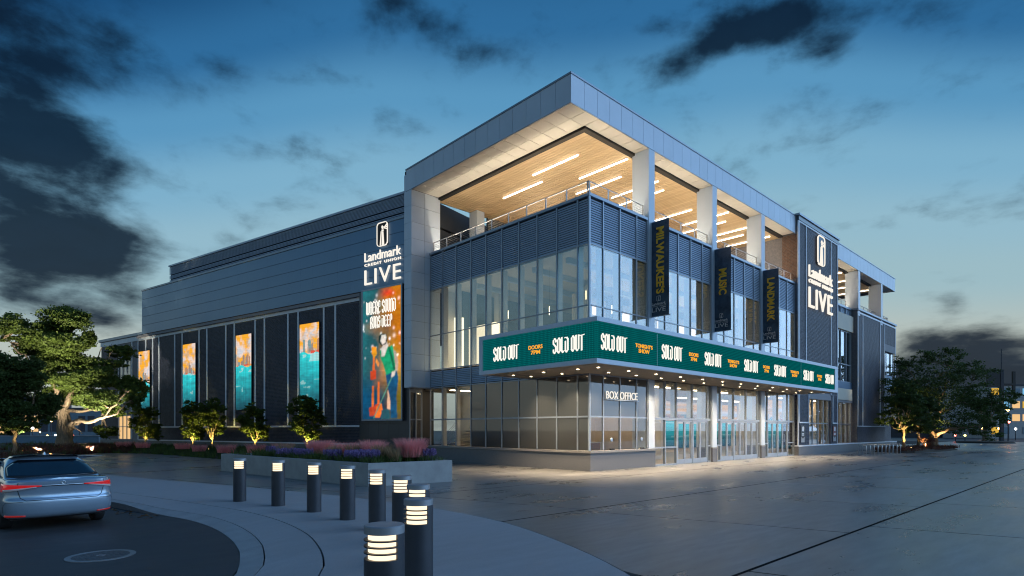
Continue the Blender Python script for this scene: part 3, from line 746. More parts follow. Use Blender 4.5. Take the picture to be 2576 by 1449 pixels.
# --- ground floor entrance bays
GD = 0.12
def door_leaf(u0, u1, par, n):
    """glazed swing door: stiles, rails, pane, pull handle"""
    d = MB(); s = .075
    d.box(u0 + .006, u0 + s, GD - .03, GD + .03, 0.012, 2.21); d.box(u1 - s, u1 - .006, GD - .03, GD + .03, 0.012, 2.21)
    d.box(u0 + s, u1 - s, GD - .029, GD + .029, 0.012, 0.26); d.box(u0 + s, u1 - s, GD - .029, GD + .029, 2.12, 2.21)
    d = d.build('door', 'aluminium', par)
    bx('pane', 'glass_clear', d, u0 + s, u1 - s, GD - .004, GD + .004, 0.26, 2.12)
    hx = u1 - .11 if n == 0 else u0 + .11
    MB().tube([(hx, GD - .03, .95), (hx, GD - .085, .95), (hx, GD - .085, 1.45), (hx, GD - .03, 1.45)], .012, 6).build('handle', 'steel', d)
def bay(u0, u1, verts, doors, low):
    b = thing('entrance_bay', None, None); b.parent = LB
    for u in verts: bx('mullion', 'aluminium', b, u - .035, u + .035, GD - .05, GD + .08, 0.0, 4.09)
    for u in verts: bx('fin', 'fin_white', b, u - .035, u + .035, GD + .085, GD + .30, 2.35, 4.08)
    for p, q in zip(verts[:-1], verts[1:]):
        bx('rail', 'aluminium', b, p + .036, q - .036, GD - .045, GD + .07, 2.22, 2.33)
        bx('pane', 'glass', b, p + .036, q - .036, GD, GD + .012, 2.331, 4.08)
        if (p, q) in doors:
            m_ = (p + q) / 2
            door_leaf(p + .04, m_, LB, 0); door_leaf(m_, q - .04, LB, 1)
        else:
            bx('rail', 'aluminium', b, p + .036, q - .036, GD - .045, GD + .07, 0.0, 0.07); bx('rail', 'aluminium', b, p + .036, q - .036, GD - .045, GD + .07, 0.84, 0.91)
            bx('pane', 'glass_clear', b, p + .036, q - .036, GD, GD + .012, 0.071, 0.839); bx('pane', 'glass_clear', b, p + .036, q - .036, GD, GD + .012, 0.911, 2.219)
v1 = [6.04, 7.05, 8.09, 9.64, 11.19, 11.51]; v2 = [12.09, 12.61, 14.18, 15.74, 17.28, 17.56]; v3 = [18.14, 18.68, 20.23, 21.78, 22.86]
bay(6, 11.6, v1, {(8.09, 9.64), (9.64, 11.19)}, True); bay(12, 17.6, v2, {(12.61, 14.18), (14.18, 15.74), (15.74, 17.28)}, True); bay(18, 22.8, v3, {(18.68, 20.23), (20.23, 21.78)}, True)
# left recess under the frame: glazed return wall
rb = thing('glazed_return', None, None); rb.parent = LB
for u in (0.42, .83, 1.22): bx('mullion', 'aluminium', rb, u - .03, u + .03, 12.30, 12.40, 0.45, 4.05)
for p, q in ((0.45, .80), (.86, 1.19)):
    bx('pane', 'glass', rb, p, q, 12.34, 12.352, 0.50, 2.28); bx('pane', 'glass', rb, p, q, 12.34, 12.352, 2.35, 3.85)
    bx('rail', 'aluminium', rb, p, q, 12.31, 12.39, 2.28, 2.35); bx('rail', 'aluminium', rb, p, q, 12.31, 12.39, 0.45, 0.50); bx('rail', 'aluminium', rb, p, q, 12.31, 12.39, 3.85, 4.05)
bx('wall', 'granite', rb, 0.2, 1.3, 12.30, 12.42, 0.0, 0.45)
# --- floors and rooms behind the glass
inn = thing('interior', None, None); inn.parent = LB
bx('floor', 'floor_tile', inn, G1 + .4, 35.5, G2 + .4, 14.0, 0.006, 0.03)
bx('upper_floor', 'plaster', inn, G1 + .22, 35.5, G2 + .22, 14.0, 4.12, 5.03)
bx('terrace_slab', 'plaster', inn, G1 + .22, 46.0, G2 + .22, 12.3, 9.75, 11.05)
bx('ceiling', 'plaster', inn, G1 + .40, 35.5, G2 + .40, 14.0, 4.03, 4.10)
bx('back_wall', 'plaster', inn, 6.5, 35.5, 9.0, 9.2, 0.03, 4.1); bx('back_wall', 'teal_wall', inn, 3.0, 35.5, 11.0, 11.2, 5.1, 10.0)
bx('room_wall', 'plaster', inn, 6.05, 6.2, 1.2, 9.0, 0.03, 4.1); bx('room_wall', 'plaster', inn, 2.6, 6.05, 3.6, 3.7, 0.03, 4.1)
bx('room_wall', 'plaster', inn, 2.6, 6.05, 8.2, 8.3, 0.03, 4.1)
bx('room_wall', 'plaster', inn, 5.0, 5.1, 8.3, 14.0, 0.03, 4.1)
for u in (7.9, 13.2, 18.8): bx('vestibule_post', 'fin_white', inn, u, u + .12, 3.2, 3.3, 0.03, 4.1); 
for u0 in (8.7, 10.2, 13.4, 15.0, 16.5, 19.6, 21.2):
    m = MB(); m.box(u0, u0 + .07, 3.2, 3.26, .03, 2.2); m.box(u0 + 1.4, u0 + 1.47, 3.2, 3.26, .03, 2.2); m.box(u0 + .07, u0 + 1.4, 3.2, 3.26, 2.1, 2.2); m.box(u0 + .07, u0 + 1.4, 3.2, 3.26, .03, .25); m.box(u0 + .69, u0 + .78, 3.2, 3.26, .25, 2.1)
    m.build('inner_door_frame', 'fin_white', inn)
for u, v in ((9.2, 5.5), (15.2, 5.5), (21.2, 5.5), (27.2, 5.5), (33.0, 5.5), (4.2, 9.8)): bx('inner_column', 'fin_white', inn, u, u + .5, v, v + .5, 0.03, 4.1)
for u, v in ((6.5, 4.5), (12.5, 4.5), (18.5, 4.5), (4.6, 9.5)): bx('inner_column', 'fin_white', inn, u, u + .4, v, v + .4, 5.1, 10.0)
for u0, u1 in ((7.5, 11), (13, 17), (19, 22.5), (25, 29), (31, 34.5)): bx('ceiling_light_panel', 'room_light_soft', inn, u0, u1, 1.6, 2.0, 4.0, 4.028)
for u0, u1 in ((7.5, 11), (13, 17), (19, 22.5), (25, 29), (31, 34.5)): bx('ceiling_light_panel', 'room_light_soft', inn, u0, u1, 6.3, 6.8, 4.0, 4.028)
bx('ceiling_light_panel', 'room_light_soft', inn, 3.0, 5.5, 1.9, 2.3, 4.0, 4.028); bx('ceiling_light_panel', 'room_light_soft', inn, 2.7, 3.0, 4.5, 7.8, 4.0, 4.028); bx('ceiling_light_panel', 'room_light', inn, 3.0, 4.6, 9.0, 9.3, 4.0, 4.028); bx('ceiling_light_panel', 'room_light', inn, 2.6, 4.6, 11.2, 11.5, 4.0, 4.028)
# upper floor: assumed cove light along the foot of the fins, bar niches, beams
cv = MB(); cv.box(G1 + .40, G1 + .46, 1.2, 11.3, 5.06, 5.09); cv.build('assumed_cove_light', 'room_light', inn)  # unseen strips, assumed, added to light the fins from below
cv = MB(); cv.box(2.2, 22.6, G2 + .40, G2 + .46, 5.06, 5.09); cv.build('assumed_cove_light', 'room_light', inn)
bx('bar_wall', 'plaster', inn, 6.5, 34.5, 5.4, 5.6, 5.1, 9.2)
for i in range(20):
    u = 8.0 + i * 1.32
    bx('bar_niche', 'bar_glow', inn, u, u + .95, 5.36, 5.39, 7.35, 8.0); bx('bar_niche', 'bar_glow', inn, u, u + .95, 5.36, 5.39, 8.25, 8.8)
bx('bar_counter', 'plaster', inn, 7.8, 22.4, 3.9, 4.4, 5.1, 6.15)
bx('bar_light', 'room_light_soft', inn, 7.8, 22.4, 4.35, 4.45, 6.16, 6.20)
for v in (2.4, 4.6, 6.8, 9.0): bx('roof_beam', 'louver', inn, 2.6, 22.8, v, v + .2, 9.5, 9.95)
bx('brick_pier', 'brick_brown', inn, 11.5, 12.1, 2.4, 3.0, 5.1, 8.4); bx('brick_pier', 'brick_brown', inn, 17.6, 18.2, 2.4, 3.0, 5.1, 8.4); bx('brick_pier', 'brick_brown', inn, 5.6, 6.2, 2.0, 2.6, 5.1, 8.4)
# stair seen through the clear ground glazing
stp = MB()
for i in range(14): stp.box(2.7 + .02, 4.0, 12.6 - i * .27, 12.9 - i * .27, .10 + i * .17, .16 + i * .17)
stp.build('stair', 'plaster', inn)
for k in range(6):
    MB().tube([(2.75, 12.7, .45 + k * .14), (2.75, 9.3, 2.6 + k * .14)], .014, 6).build('stair_rail', 'steel', inn)
for k in range(5):
    MB().tube([(2.75, 9.2, 2.6 + k * .2), (4.8, 9.2, 2.6 + k * .2)], .016, 6).build('stair_rail', 'steel', inn)
# ticket counter and its cabinet
desk = thing('ticket_counter', 'orange timber ticket counter standing inside the corner ticket room', 'counter', (3.9, 2.9, 0.03))
bx('counter_front', 'desk_wood', desk, -1.5, 1.3, -.3, .25, 0, 1.05); bx('counter_top', 'plaster', desk, -1.55, 1.35, -.36, .3, 1.05, 1.10)
cab = thing('wall_cabinet', 'tall orange timber cabinet behind the ticket counter', 'cabinet', (3.5, 3.35, 0.03))
for i in range(3): bx('cabinet_door', 'desk_wood', cab, -1.0 + i * .66 + .01, -1.0 + i * .66 + .65, -.18, .2, 0.05, 1.95)
# --- terrace back wall under the canopy
tb = thing('terrace_wall', None, None); tb.parent = LB
bx('column', 'white_panel', tb, 4.46, 5.05, 11.3, 12.0, 11.1, 14.87)
bx('wall', 'louver_back', tb, 5.8, 9.1, 11.85, 12.0, 11.1, 14.87)
for i in range(34):
    z = 11.12 + i * .11
    MB().poly([(5.78, 11.78, z), (9.14, 11.78, z), (9.14, 11.84, z + .09), (5.78, 11.84, z + .09)]).build('slat', 'fin_white', tb)
bx('wall', 'plaster', tb, 9.2, 45, 12.0, 12.1, 11.1, 14.87)
for u0, u1 in ((9.3, 10.3), (10.5, 12.2), (16.2, 18.2), (22.4, 24.4), (31, 34), (38, 40.5)):
    bx('lit_window', 'room_light_soft', tb, u0, u1, 11.96, 11.99, 11.15, 13.2)
    for k in range(3): bx('window_bar', 'aluminium', tb, u0 + (u1 - u0) * k / 2 - .03, u0 + (u1 - u0) * k / 2 + .03, 11.92, 11.955, 11.1, 13.3)
for u0 in (14.0, 20.5): bx('wall', 'louver', tb, u0, u0 + 1.8, 11.9, 11.99, 11.1, 14.87)
# return wall at the right of the first terrace bay towards the tower, with glazed doors
bx('room_wall', 'plaster', tb, 23.2, 30.4, 4.5, 4.65, 11.1, 14.87)
for k in range(4): bx('window_bar', 'aluminium', tb, 23.6 + k * 1.1, 23.66 + k * 1.1, 4.40, 4.49, 11.1, 13.6)
for k in range(3): bx('lit_window', 'room_light_soft', tb, 23.68 + k * 1.1, 24.66 + k * 1.1, 4.45, 4.47, 11.2, 13.5)

# assumed uplight strips, unseen behind the parapet, added to brighten soffit and ceiling
cv = MB(); cv.poly([(1.66, .7, 11.2), (1.82, .7, 11.2), (1.82, 11.3, 11.2), (1.66, 11.3, 11.2)]); cv.build('assumed_parapet_uplight', 'assumed_uplight', tb)
cv = MB(); cv.poly([(2.0, .98, 11.2), (22.6, .98, 11.2), (22.6, 1.14, 11.2), (2.0, 1.14, 11.2)]); cv.build('assumed_parapet_uplight', 'assumed_uplight', tb)
cv = MB(); cv.poly([(31, 1.06, 11.5), (45, 1.06, 11.5), (45, 1.20, 11.5), (31, 1.20, 11.5)]); cv.build('assumed_parapet_uplight', 'assumed_uplight', tb)

# added glowing columns inside the left upper glass, to warm the frame's inner face
bx('fill_glow_column', 'fill_glow_column', inn, 2.75, 3.15, 10.9, 11.3, 5.1, 8.2); bx('fill_glow_column', 'fill_glow_column', inn, 3.2, 3.5, 8.2, 8.5, 5.1, 7.6)
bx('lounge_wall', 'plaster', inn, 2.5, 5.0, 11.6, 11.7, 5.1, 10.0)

bx('fill_glow_wall', 'fill_glow_wall', inn, 3.6, 3.65, 9.0, 11.3, 5.15, 7.7)  # added glowing wall, spills warm light through the glass onto the frame
# --- brick tower
def brick_panel(par, org, xd, w, h, mat='brick', bw=0.20, bh=0.093, proud=0.02, root=None, holes=()):
    """running bond on a wall: org lower left (in the thing's own space), xd along, z up, outward = xd x z"""
    xd = Vector(xd); nd = xd.cross(Vector((0, 0, 1))); nr = int(h / bh)
    bh = h / nr; o = Vector(org)
    for j in range(nr):
        x = -bw / 2 if j % 2 else 0.0
        while x < w - .02:
            a = max(0, x) + .006; b = min(w, x + bw) - .006
            if b - a > .03:
                z = (j + .5) * bh; cxm = (a + b) / 2
                if not any(h0 <= cxm <= h1 and h2 <= z <= h3 for h0, h1, h2, h3 in holes):
                    BRICKS.append((par, o + xd * a + Vector((0, 0, z - bh/2 + .006)), xd * (b - a), nd, bh - .012, mat, proud * random.uniform(.75, 1.1)))
            x += bw
TV = -0.15
TU0, TU1, TZ = 22.90, 30.58, 16.12
tower = MB().box(TU0 + .02, TU1 - .02, TV + .03, 12.0, 4.35, TZ).box(TU0 + .02, 24.95, TV + .03, 0.9, 0.68, 4.35).box(29.2, TU1 - .02, TV + .03, 0.9, 0.68, 4.35).build('tower', 'mortar', LB)
tcap = MB().box(TU0 - .10, TU1 + .10, TV - .14, .6, TZ + .002, TZ + .13).build('coping', 'coping', tower)
bx('cornice', 'cladding_dark', tower, TU0 - .03, TU1 + .03, TV - .07, TV + .028, TZ - .30, TZ)
brick_panel(tower, (TU0, TV + .03, 4.4), (1, 0, 0), TU1 - TU0, TZ - .32 - 4.4)
brick_panel(tower, (TU0 + .02, .9, 11.9), (0, -1, 0), 1.0, 3.0, mat='brick_brown')
brick_panel(tower, (TU0 + .02, .9, 0.7), (0, -1, 0), 1.0, 3.4)
for u in (23.09, 24.27, 29.1, 30.50):
    bx('trim', 'white_trim', tower, u - .05, u + .05, TV - .035, TV + .029, 4.30 if 24 < u < 29.5 else 4.30, 15.80)
bx('trim', 'white_trim', tower, TU0, TU1, TV - .04, TV + .028, 15.80 - .10, 15.80 + .005)
bx('trim', 'white_trim', tower, TU0 - .02, TU0 + .05, TV - .02, TV + .028, 0.68, 15.69)
bx('trim', 'white_trim', tower, TU1 - .05, TU1 + .02, TV - .02, TV + .028, 0.68, 15.69)
# ground floor of the tower: framed brick piers, window, lintel, granite
for a, b in ((23.05, 24.78), (29.45, 30.55)):
    for t in (a, b - .09): bx('trim', 'white_trim', tower, t, t + .09, TV - .035, TV + .027, 2.18, 4.29)
    bx('trim', 'white_trim', tower, a + .09, b - .09, TV - .034, TV + .027, 2.18, 2.27)
brick_panel(tower, (TU0, TV + .03, 0.72), (1, 0, 0), 24.95 - TU0, 3.6); brick_panel(tower, (29.2, TV + .03, 0.72), (1, 0, 0), TU1 - 29.2, 3.6)
bx('lintel', 'stucco', tower, 24.95, 29.2, TV + .02, TV + .2, 3.90, 4.35)
bx('plinth', 'granite', tower, TU0 - .05, 35.7, TV - .06, TV + .45, 0.0, 0.60); bx('plinth_cap', 'white_trim', tower, TU0 - .06, 35.7, TV - .08, TV + .45, 0.602, 0.675)
def shop_window(u0, u1, z0, z1, nm, vpl, par, zt=None, mat='glass'):
    w = thing('window', None, None); w.parent = par
    for k in range(nm + 1):
        u = u0 + (u1 - u0) * k / nm; bx('mullion', 'aluminium', w, u - .04, u + .04, vpl - .03, vpl + .12, z0, z1)
    for k in range(nm):
        a = u0 + (u1 - u0) * k / nm + .041; b = u0 + (u1 - u0) * (k + 1) / nm - .041
        if zt:
            bx('pane', mat, w, a, b, vpl, vpl + .012, z0 + .01, zt - .03); bx('pane', mat, w, a, b, vpl, vpl + .012, zt + .03, z1 - .01); bx('rail', 'aluminium', w, a, b, vpl - .02, vpl + .1, zt - .029, zt + .029)
        else: bx('pane', mat, w, a, b, vpl, vpl + .012, z0 + .01, z1 - .01)
shop_window(25.0, 29.15, 0.68, 3.9, 4, 0.05, LB, 2.19)
# --- glass bay right of the tower
gb = bx('right_bay', 'louver_back', LB, 30.62, 35.8, .62, .8, 9.7, 11.75)
slat_set(gb, 9.74, 11.6, 'louver', .098, u_rng=(30.62, 35.7), plane_v=.52)
bx('parapet_cap', 'aluminium', gb, 30.62, 35.75, .42, .9, 11.62, 11.78)
for u in (30.7, 31.9, 33.15, 34.4, 35.6): bx('mullion', 'aluminium', gb, u - .03, u + .03, .42, .60, 5.62, 11.62)
for i, (a, b) in enumerate(((30.73, 31.87), (31.93, 33.12), (33.18, 34.37), (34.43, 35.57))):
    bx('pane', 'glass_upper', gb, a, b, .5, .512, 5.66, 7.0); bx('pane', 'glass_upper', gb, a, b, .5, .512, 7.06, 9.66)
for z in (5.60, 7.0, 9.66): bx('rail', 'aluminium', gb, 30.74, 35.56, .45, .49, z, z + .06)
bx('spandrel', 'cladding', gb, 30.62, 35.75, .40, .6, 4.40, 5.60); bx('lintel', 'stucco', gb, 30.62, 35.75, .36, .6, 3.92, 4.399)
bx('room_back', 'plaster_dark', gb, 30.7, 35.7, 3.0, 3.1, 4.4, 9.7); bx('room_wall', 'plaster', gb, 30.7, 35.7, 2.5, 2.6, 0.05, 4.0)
shop_window(31.0, 35.5, 0.68, 3.92, 4, .45, LB, 2.19)
# --- right brick end
RE0, RE1, REZ = 35.78, 47.1, 11.62
re_ = MB().box(RE0, 43.6, .03, 12, 0.6, REZ).box(43.6, RE1 - .02, .03, 12, 9.58, REZ).box(43.6, RE1 - .02, .4, 12, .6, 9.6).build('brick_end', 'mortar', LB)
bx('coping', 'coping', re_, RE0 - .1, RE1 + .1, -.10, .7, REZ + .002, REZ + .16)
brick_panel(re_, (RE0, .03, .68), (1, 0, 0), 43.55 - RE0, REZ - .68 - .1); brick_panel(re_, (43.55, .03, 9.62), (1, 0, 0), RE1 - 43.55, REZ - .1 - 9.62); brick_panel(re_, (43.6, .4, .68), (1, 0, 0), RE1 - 43.62, 5.0)
bx('trim', 'white_trim', re_, RE0, RE1, -.03, .027, 11.36, 11.50)
for u in (35.87, 37.14, 42.08, 43.43, 47.0): bx('trim', 'white_trim', re_, u - .06, u + .06, -.025, .028, 2.06, 11.359)
bx('trim', 'white_trim', re_, RE0, 43.6, -.03, .027, 1.99, 2.06)
bx('lintel', 'stucco', re_, 43.55, RE1, .0, .38, 8.95, 9.60)
shop_window(43.6, 47.0, 6.9, 8.95, 3, .2, LB)
slat_set(re_, 5.6, 6.85, 'louver', .098, u_rng=(43.6, 47.0), plane_v=.25)
bx('plinth', 'granite', re_, 35.72, RE1 + .05, -.08, .5, 0.0, .58); bx('plinth_cap', 'white_trim', re_, 35.72, RE1 + .06, -.10, .5, .582, .66)
# ------------------------------------------------------------------ auditorium wing (its own axes: x away along the wall, y outwards)
WA = math.atan2(0.9749, -0.2227)
WG = thing('auditorium_building', 'long dark brick hall with blue metal cladding above and louvred rooftop screen', 'building', (0.4, 12.3, 0), WA)
clad = MB().box(0.0, 31.8, -20, -.03, 10.02, 13.74).build('cladding_wall', 'louver_back', WG)
zz_ = rows(10.02, 13.74, 5); ss_ = [0.03 + 1.223 * i for i in range(27)]
for a, b in zip(zz_[:-1], zz_[1:]):
    for i in range(26): bx('cladding_panel', 'cladding', clad, ss_[i] + .0012, ss_[i+1] - .0012, -.028, 0.0, a + .012, b - .012)
bx('cap', 'coping', clad, 0, 31.85, -.5, .05, 13.742, 13.86); bx('soffit', 'brick_brown', clad, 4.2, 31.8, -.30, -.031, 9.995, 10.018)
pent = MB().box(0.0, 27.6, -19, -.42, 13.87, 15.28).build('rooftop_screen', 'louver_back', WG)
n = 19
for i in range(n):
    z = 13.90 + i * (1.36 / n)
    if i in (4, 9): continue
    m = MB(); m.poly([(0, -.30, z), (27.68, -.30, z), (27.68, -.335, z + .058), (0, -.335, z + .058)][::-1]); m.poly([(0, -.30, z), (27.68, -.30, z), (27.68, -.31, z - .012), (0, -.31, z - .012)])
    m.build('slat', 'louver_dark', pent)
bx('cap', 'louver_dark', pent, 0, 27.75, -.9, -.25, 15.282, 15.40)
MB().box(27.6, 27.66, -19, -.40, 13.87, 15.27).build('end_plate', 'louver_dark', pent)
# dark panelled wall round the screen
dk = MB().box(0.0, 4.16, -2, -.03, 0.0, 10.0).build('screen_wall', 'louver_back', WG)
zz2 = rows(0.35, 10.0, 11)
for a, b in zip(zz2[:-1], zz2[1:]):
    for p, q in ((0.02, .85), (.85, 1.68), (1.68, 2.51), (2.51, 3.34), (3.34, 4.16)): bx('wall_panel', 'cladding_dark', dk, p + .004, q - .004, -.028, 0, a + .007, b - .007)
# brick wall with white strips
bw_ = MB().box(4.2, 33.0, -6, -.29, 0.0, 9.99).build('brick_wall', 'mortar', WG)
brick_panel(bw_, (33.0, -.29, .90), (-1, 0, 0), 28.8, 8.62)
TR = [31.71, 30.47, 29.35, 26.70, 25.50, 22.90, 21.76, 19.11, 17.98, 15.33, 14.21, 11.52, 10.41, 7.78, 6.66, 4.30]
for s in TR: bx('trim', 'white_trim', bw_, s - .075, s + .075, -.288, -.235, 2.02, 9.58)
bx('trim', 'white_trim', bw_, 4.2, 33.0, -.287, -.22, 9.58, 9.80); bx('soffit_strip', 'stucco', bw_, 4.2, 33.0, -.30, -.05, 9.80, 9.99)
bx('trim', 'white_trim', bw_, 4.2, 33.0, -.287, -.225, 1.90, 2.018)
bx('plinth', 'granite', bw_, 4.2, 33.0, -.287, -.20, 0.0, .80); bx('plinth_cap', 'white_trim', bw_, 4.2, 33.0, -.286, -.17, .802, .89)
# low annex at the far end
ax = MB().box(33.0, 40.7, -8, -.29, 0, 10.05).build('annex_wall', 'stucco', WG)
bx('cap', 'coping', ax, 31.9, 40.9, -8, -.12, 10.052, 10.28); bx('trim', 'white_trim', ax, 31.9, 40.7, -.288, -.22, 9.60, 10.0)
for s in (33.1, 34.3, 36.9): bx('trim', 'white_trim', ax, s - .06, s + .06, -.288, -.22, .9, 9.59)
bx('plinth', 'granite', ax, 33.0, 40.8, -.287, -.2, 0, .8)
brick_panel(ax, (40.65, -.29, .9), (-1, 0, 0), 3.6, 8.6)
wn_ = thing('window', None, None); wn_.parent = WG
bx('pane', 'glass_upper', wn_, 34.45, 36.8, -.285, -.27, 4.2, 8.0); bx('pane', 'win_warm', wn_, 34.45, 36.8, -.286, -.275, .9, 3.0)
for k in range(4): bx('mullion', 'aluminium', wn_, 34.42 + k * .79, 34.48 + k * .79, -.284, -.2, .9, 8.0)
for z in (2.0, 3.0, 4.2, 6.1, 8.0): bx('rail', 'aluminium', wn_, 34.45, 36.8, -.268, -.21, z - .03, z + .03)
# --- lay all bricks: the 300 that show largest one by one, the rest joined wall by wall
C0 = Vector((CAMX, CAMY, CAMZ))
def wpos(par, p):
    r = par
    while r.parent is not None: r = r.parent
    return (Matrix.Translation(r.location) @ Matrix.Rotation(r.rotation_euler.z, 4, 'Z')) @ p
byroot = {}
for b in BRICKS:
    r = b[0]
    while r.parent is not None: r = r.parent
    byroot.setdefault(r.name, []).append(b)
for rn, bl in byroot.items():
    bl.sort(key=lambda b: (wpos(b[0], b[1]) - C0).length / (1.0 if b[2].length > .12 else .5))
    cache = {}
    for b in bl[:300]:
        par, p, xv, nd, h, mat, pr = b
        key = (round(xv.length, 3), round(h, 3), mat)
        if key not in cache:
            w = xv.length; m = MB(); g = .004
            m.v = [(0, 0, 0), (w, 0, 0), (w, 0, h), (0, 0, h), (g, -.02, g), (w - g, -.02, g), (w - g, -.02, h - g), (g, -.02, h - g)]
            m.f = [(4, 5, 6, 7), (0, 1, 5, 4), (1, 2, 6, 5), (2, 3, 7, 6), (3, 0, 4, 7)]
            cache[key] = m.mesh('brick', mat)
        o = link('brick', cache[key], par, p + nd * (pr - .02)); o.rotation_euler = (0, 0, math.atan2(xv.y, xv.x))
    rest = {}
    for b in bl[300:]: rest.setdefault((b[0].name, b[5]), []).append(b)
    for (pn, mat), lst in rest.items():
        m = MB(); par = lst[0][0]
        for _, p, xv, nd, h, _, pr in lst:
            g = xv.normalized() * .004; up = Vector((0, 0, h)); gz = Vector((0, 0, .004)); q = nd * pr
            b0 = len(m.v); m.v += [tuple(t) for t in (p, p + xv, p + xv + up, p + up, p + g + gz + q, p + xv - g + gz + q, p + xv - g + up - gz + q, p + g + up - gz + q)]
            m.f += [(b0+4, b0+5, b0+6, b0+7), (b0, b0+1, b0+5, b0+4), (b0+1, b0+2, b0+6, b0+5), (b0+2, b0+3, b0+7, b0+6), (b0+3, b0, b0+4, b0+7)]
        tag(m.build('brickwork', mat, par), kind='stuff')
# ------------------------------------------------------------------ railing on the terrace edge
def railing(name, label, pts, posts, z0, z1):
    t = thing(name, label, 'railing', (pts[0][0], pts[0][1], z0), group='terrace railings')
    ox, oy = pts[0]
    P = [(p[0] - ox, p[1] - oy) for p in pts]
    for a, b in zip(P[:-1], P[1:]):
        L = math.hypot(b[0] - a[0], b[1] - a[1]); n = max(1, round(L / posts)); d = ((b[0] - a[0]) / L, (b[1] - a[1]) / L)
        MB().tube([(a[0], a[1], z1 - z0), (b[0], b[1], z1 - z0)], .026, 8).build('top_rail', 'rail_metal', t)
        for k in range(n + 1):
            x, y = a[0] + (b[0] - a[0]) * k / n, a[1] + (b[1] - a[1]) * k / n
            if k == n: x -= d[0] * .05; y -= d[1] * .05
            if k == 0: x += d[0] * .05; y += d[1] * .05
            MB().box(x - .022, x + .022, y - .022, y + .022, 0, z1 - z0 - .02).build('post', 'rail_metal', t)
        for k in range(5):
            z = .08 + k * .095
            MB().tube([(a[0], a[1], z), (b[0], b[1], z)], .006, 4).build('cable', 'rail_metal', t)
railing('railing', 'cable railing round the glass corner of the terrace', [(1.44, 11.5), (1.44, .27), (5.47, .27)], 1.25, 11.66, 12.27)
railing('railing', 'cable railing on the terrace bay above the tallest banner', [(6.05, .27), (11.5, .27)], 1.25, 11.66, 12.27)
railing('railing', 'cable railing on the terrace bay above the second banner', [(12.1, .27), (17.55, .27)], 1.25, 11.66, 12.27)
railing('railing', 'cable railing on the terrace bay beside the brick tower, above the third banner', [(18.15, .27), (22.8, .27)], 1.25, 11.66, 12.27)
railing('railing', 'cable railing on the roof bay just past the brick tower', [(30.8, .8), (35.6, .8)], 1.25, 11.78, 12.42)
railing('railing', 'cable railing over the brick end wall of the block', [(36.6, .45), (46.2, .45), (46.2, 4)], 1.25, 11.78, 12.36)
# ------------------------------------------------------------------ strip lights in the timber ceiling
SL = [(3.48, 2.58), (4.38, 5.82), (5.53, 1.20), (6.92, 2.60), (8.80, 1.60), (10.0, 2.02), (13.70, 2.45), (15.68, 1.15), (17.04, 2.0), (19.10, 1.15), (20.3, 2.4), (21.9, 1.3), (22.4, 5.5), (26.2, 2.07), (27.6, 1.3), (12.3, 5.6), (18.0, 6.0), (8.0, 7.6), (32.5, 1.5), (35.4, 1.05), (38.6, 1.15), (41.2, 2.2), (43.95, 1.1)]
for i, (u, v) in enumerate(SL):
    if 22.9 < u < 30.6 and v < 6: v += 0.0
    t = thing('ceiling_light', 'long warm linear light fixed to the timber terrace ceiling', 'ceiling light', (u, v, 14.8), group='linear lights in the terrace ceiling')
    if i == 0:
        hs = MB().box(-.045, .045, 0, 3.05, .045, .074).mesh('housing', 'aluminium'); df = MB().box(-.03, .03, .01, 3.04, .0, .044).mesh('diffuser', 'strip_light')
    link('housing', hs, t); link('diffuser', df, t)
# ------------------------------------------------------------------ marquee
KM = 0.951                      # marquee survey scale
SU = lambda u: -17.74 + (u + 17.74) * KM
SV = lambda v: -15.44 + (v + 15.44) * KM
SZ = lambda z: 1.75 + (z - 1.75) * KM
MU0, MV0, MU1, MV1, MZ0, MZ1 = SU(-0.88), SV(-2.02), SU(24.72), SV(4.72), SZ(4.20), SZ(5.93)
MQ = thing('marquee', 'L shaped white framed teal LED marquee wrapping the corner above the doors', 'marquee', (0, 0, 0))
m = MB()     # body
m.box(MU0 + .10, G1 - .05, MV0 + .10, MV1 - .03, MZ0 + .05, MZ1 - .03); m.box(G1 - .048, MU1 - .03, MV0 + .10, 0.04, MZ0 + .05, MZ1 - .03)
m.build('body', 'louver_back', MQ)
m = MB(); m.box(MU0 + .06, G1 - .04, MV0 + .06, MV1 - .01, MZ0 + .02, MZ0 + .048); m.box(G1 - .038, MU1 - .01, MV0 + .06, 0.05, MZ0 + .02, MZ0 + .048)
m.build('soffit', 'marquee_soffit', MQ)
def ring(name, z0, z1, d=.10):
    m = MB(); m.box(MU0, MU0 + d, MV0, MV1, z0, z1); m.box(MU0 + d + .001, MU1, MV0, MV0 + d, z0, z1); m.box(MU0 + d + .001, G1 - .02, MV1 - .1, MV1, z0, z1); m.box(MU1 - .1, MU1, MV0 + d + .001, .03, z0, z1)
    bevel(m.build(name, 'white_panel', MQ), .008)
ring('frame_bottom', MZ0, MZ0 + .17); ring('frame_top', MZ1 - .17, MZ1)
bx('frame_end', 'white_panel', MQ, MU0, G1 - .02, MV1 - .10, MV1 - .002, MZ0 + .171, MZ1 - .171)
bx('frame_end', 'white_panel', MQ, MU1 - .10, MU1 - .002, MV0, .03, MZ0 + .171, MZ1 - .171)
bx('frame_end', 'white_panel', MQ, MU0 + .001, MU0 + .06, MV1 - .22, MV1 - .101, MZ0 + .171, MZ1 - .171)
bx('frame_end', 'white_panel', MQ, MU1 - .50, MU1 - .101, MV0 + .001, MV0 + .05, MZ0 + .171, MZ1 - .171)
bx('led_screen', 'led_teal', MQ, MU0 + .045, MU0 + .09, MV0 + .06, MV1 - .221, MZ0 + .172, MZ1 - .172)
bx('led_screen', 'led_teal', MQ, MU0 + .091, MU1 - .501, MV0 + .045, MV0 + .09, MZ0 + .172, MZ1 - .172)
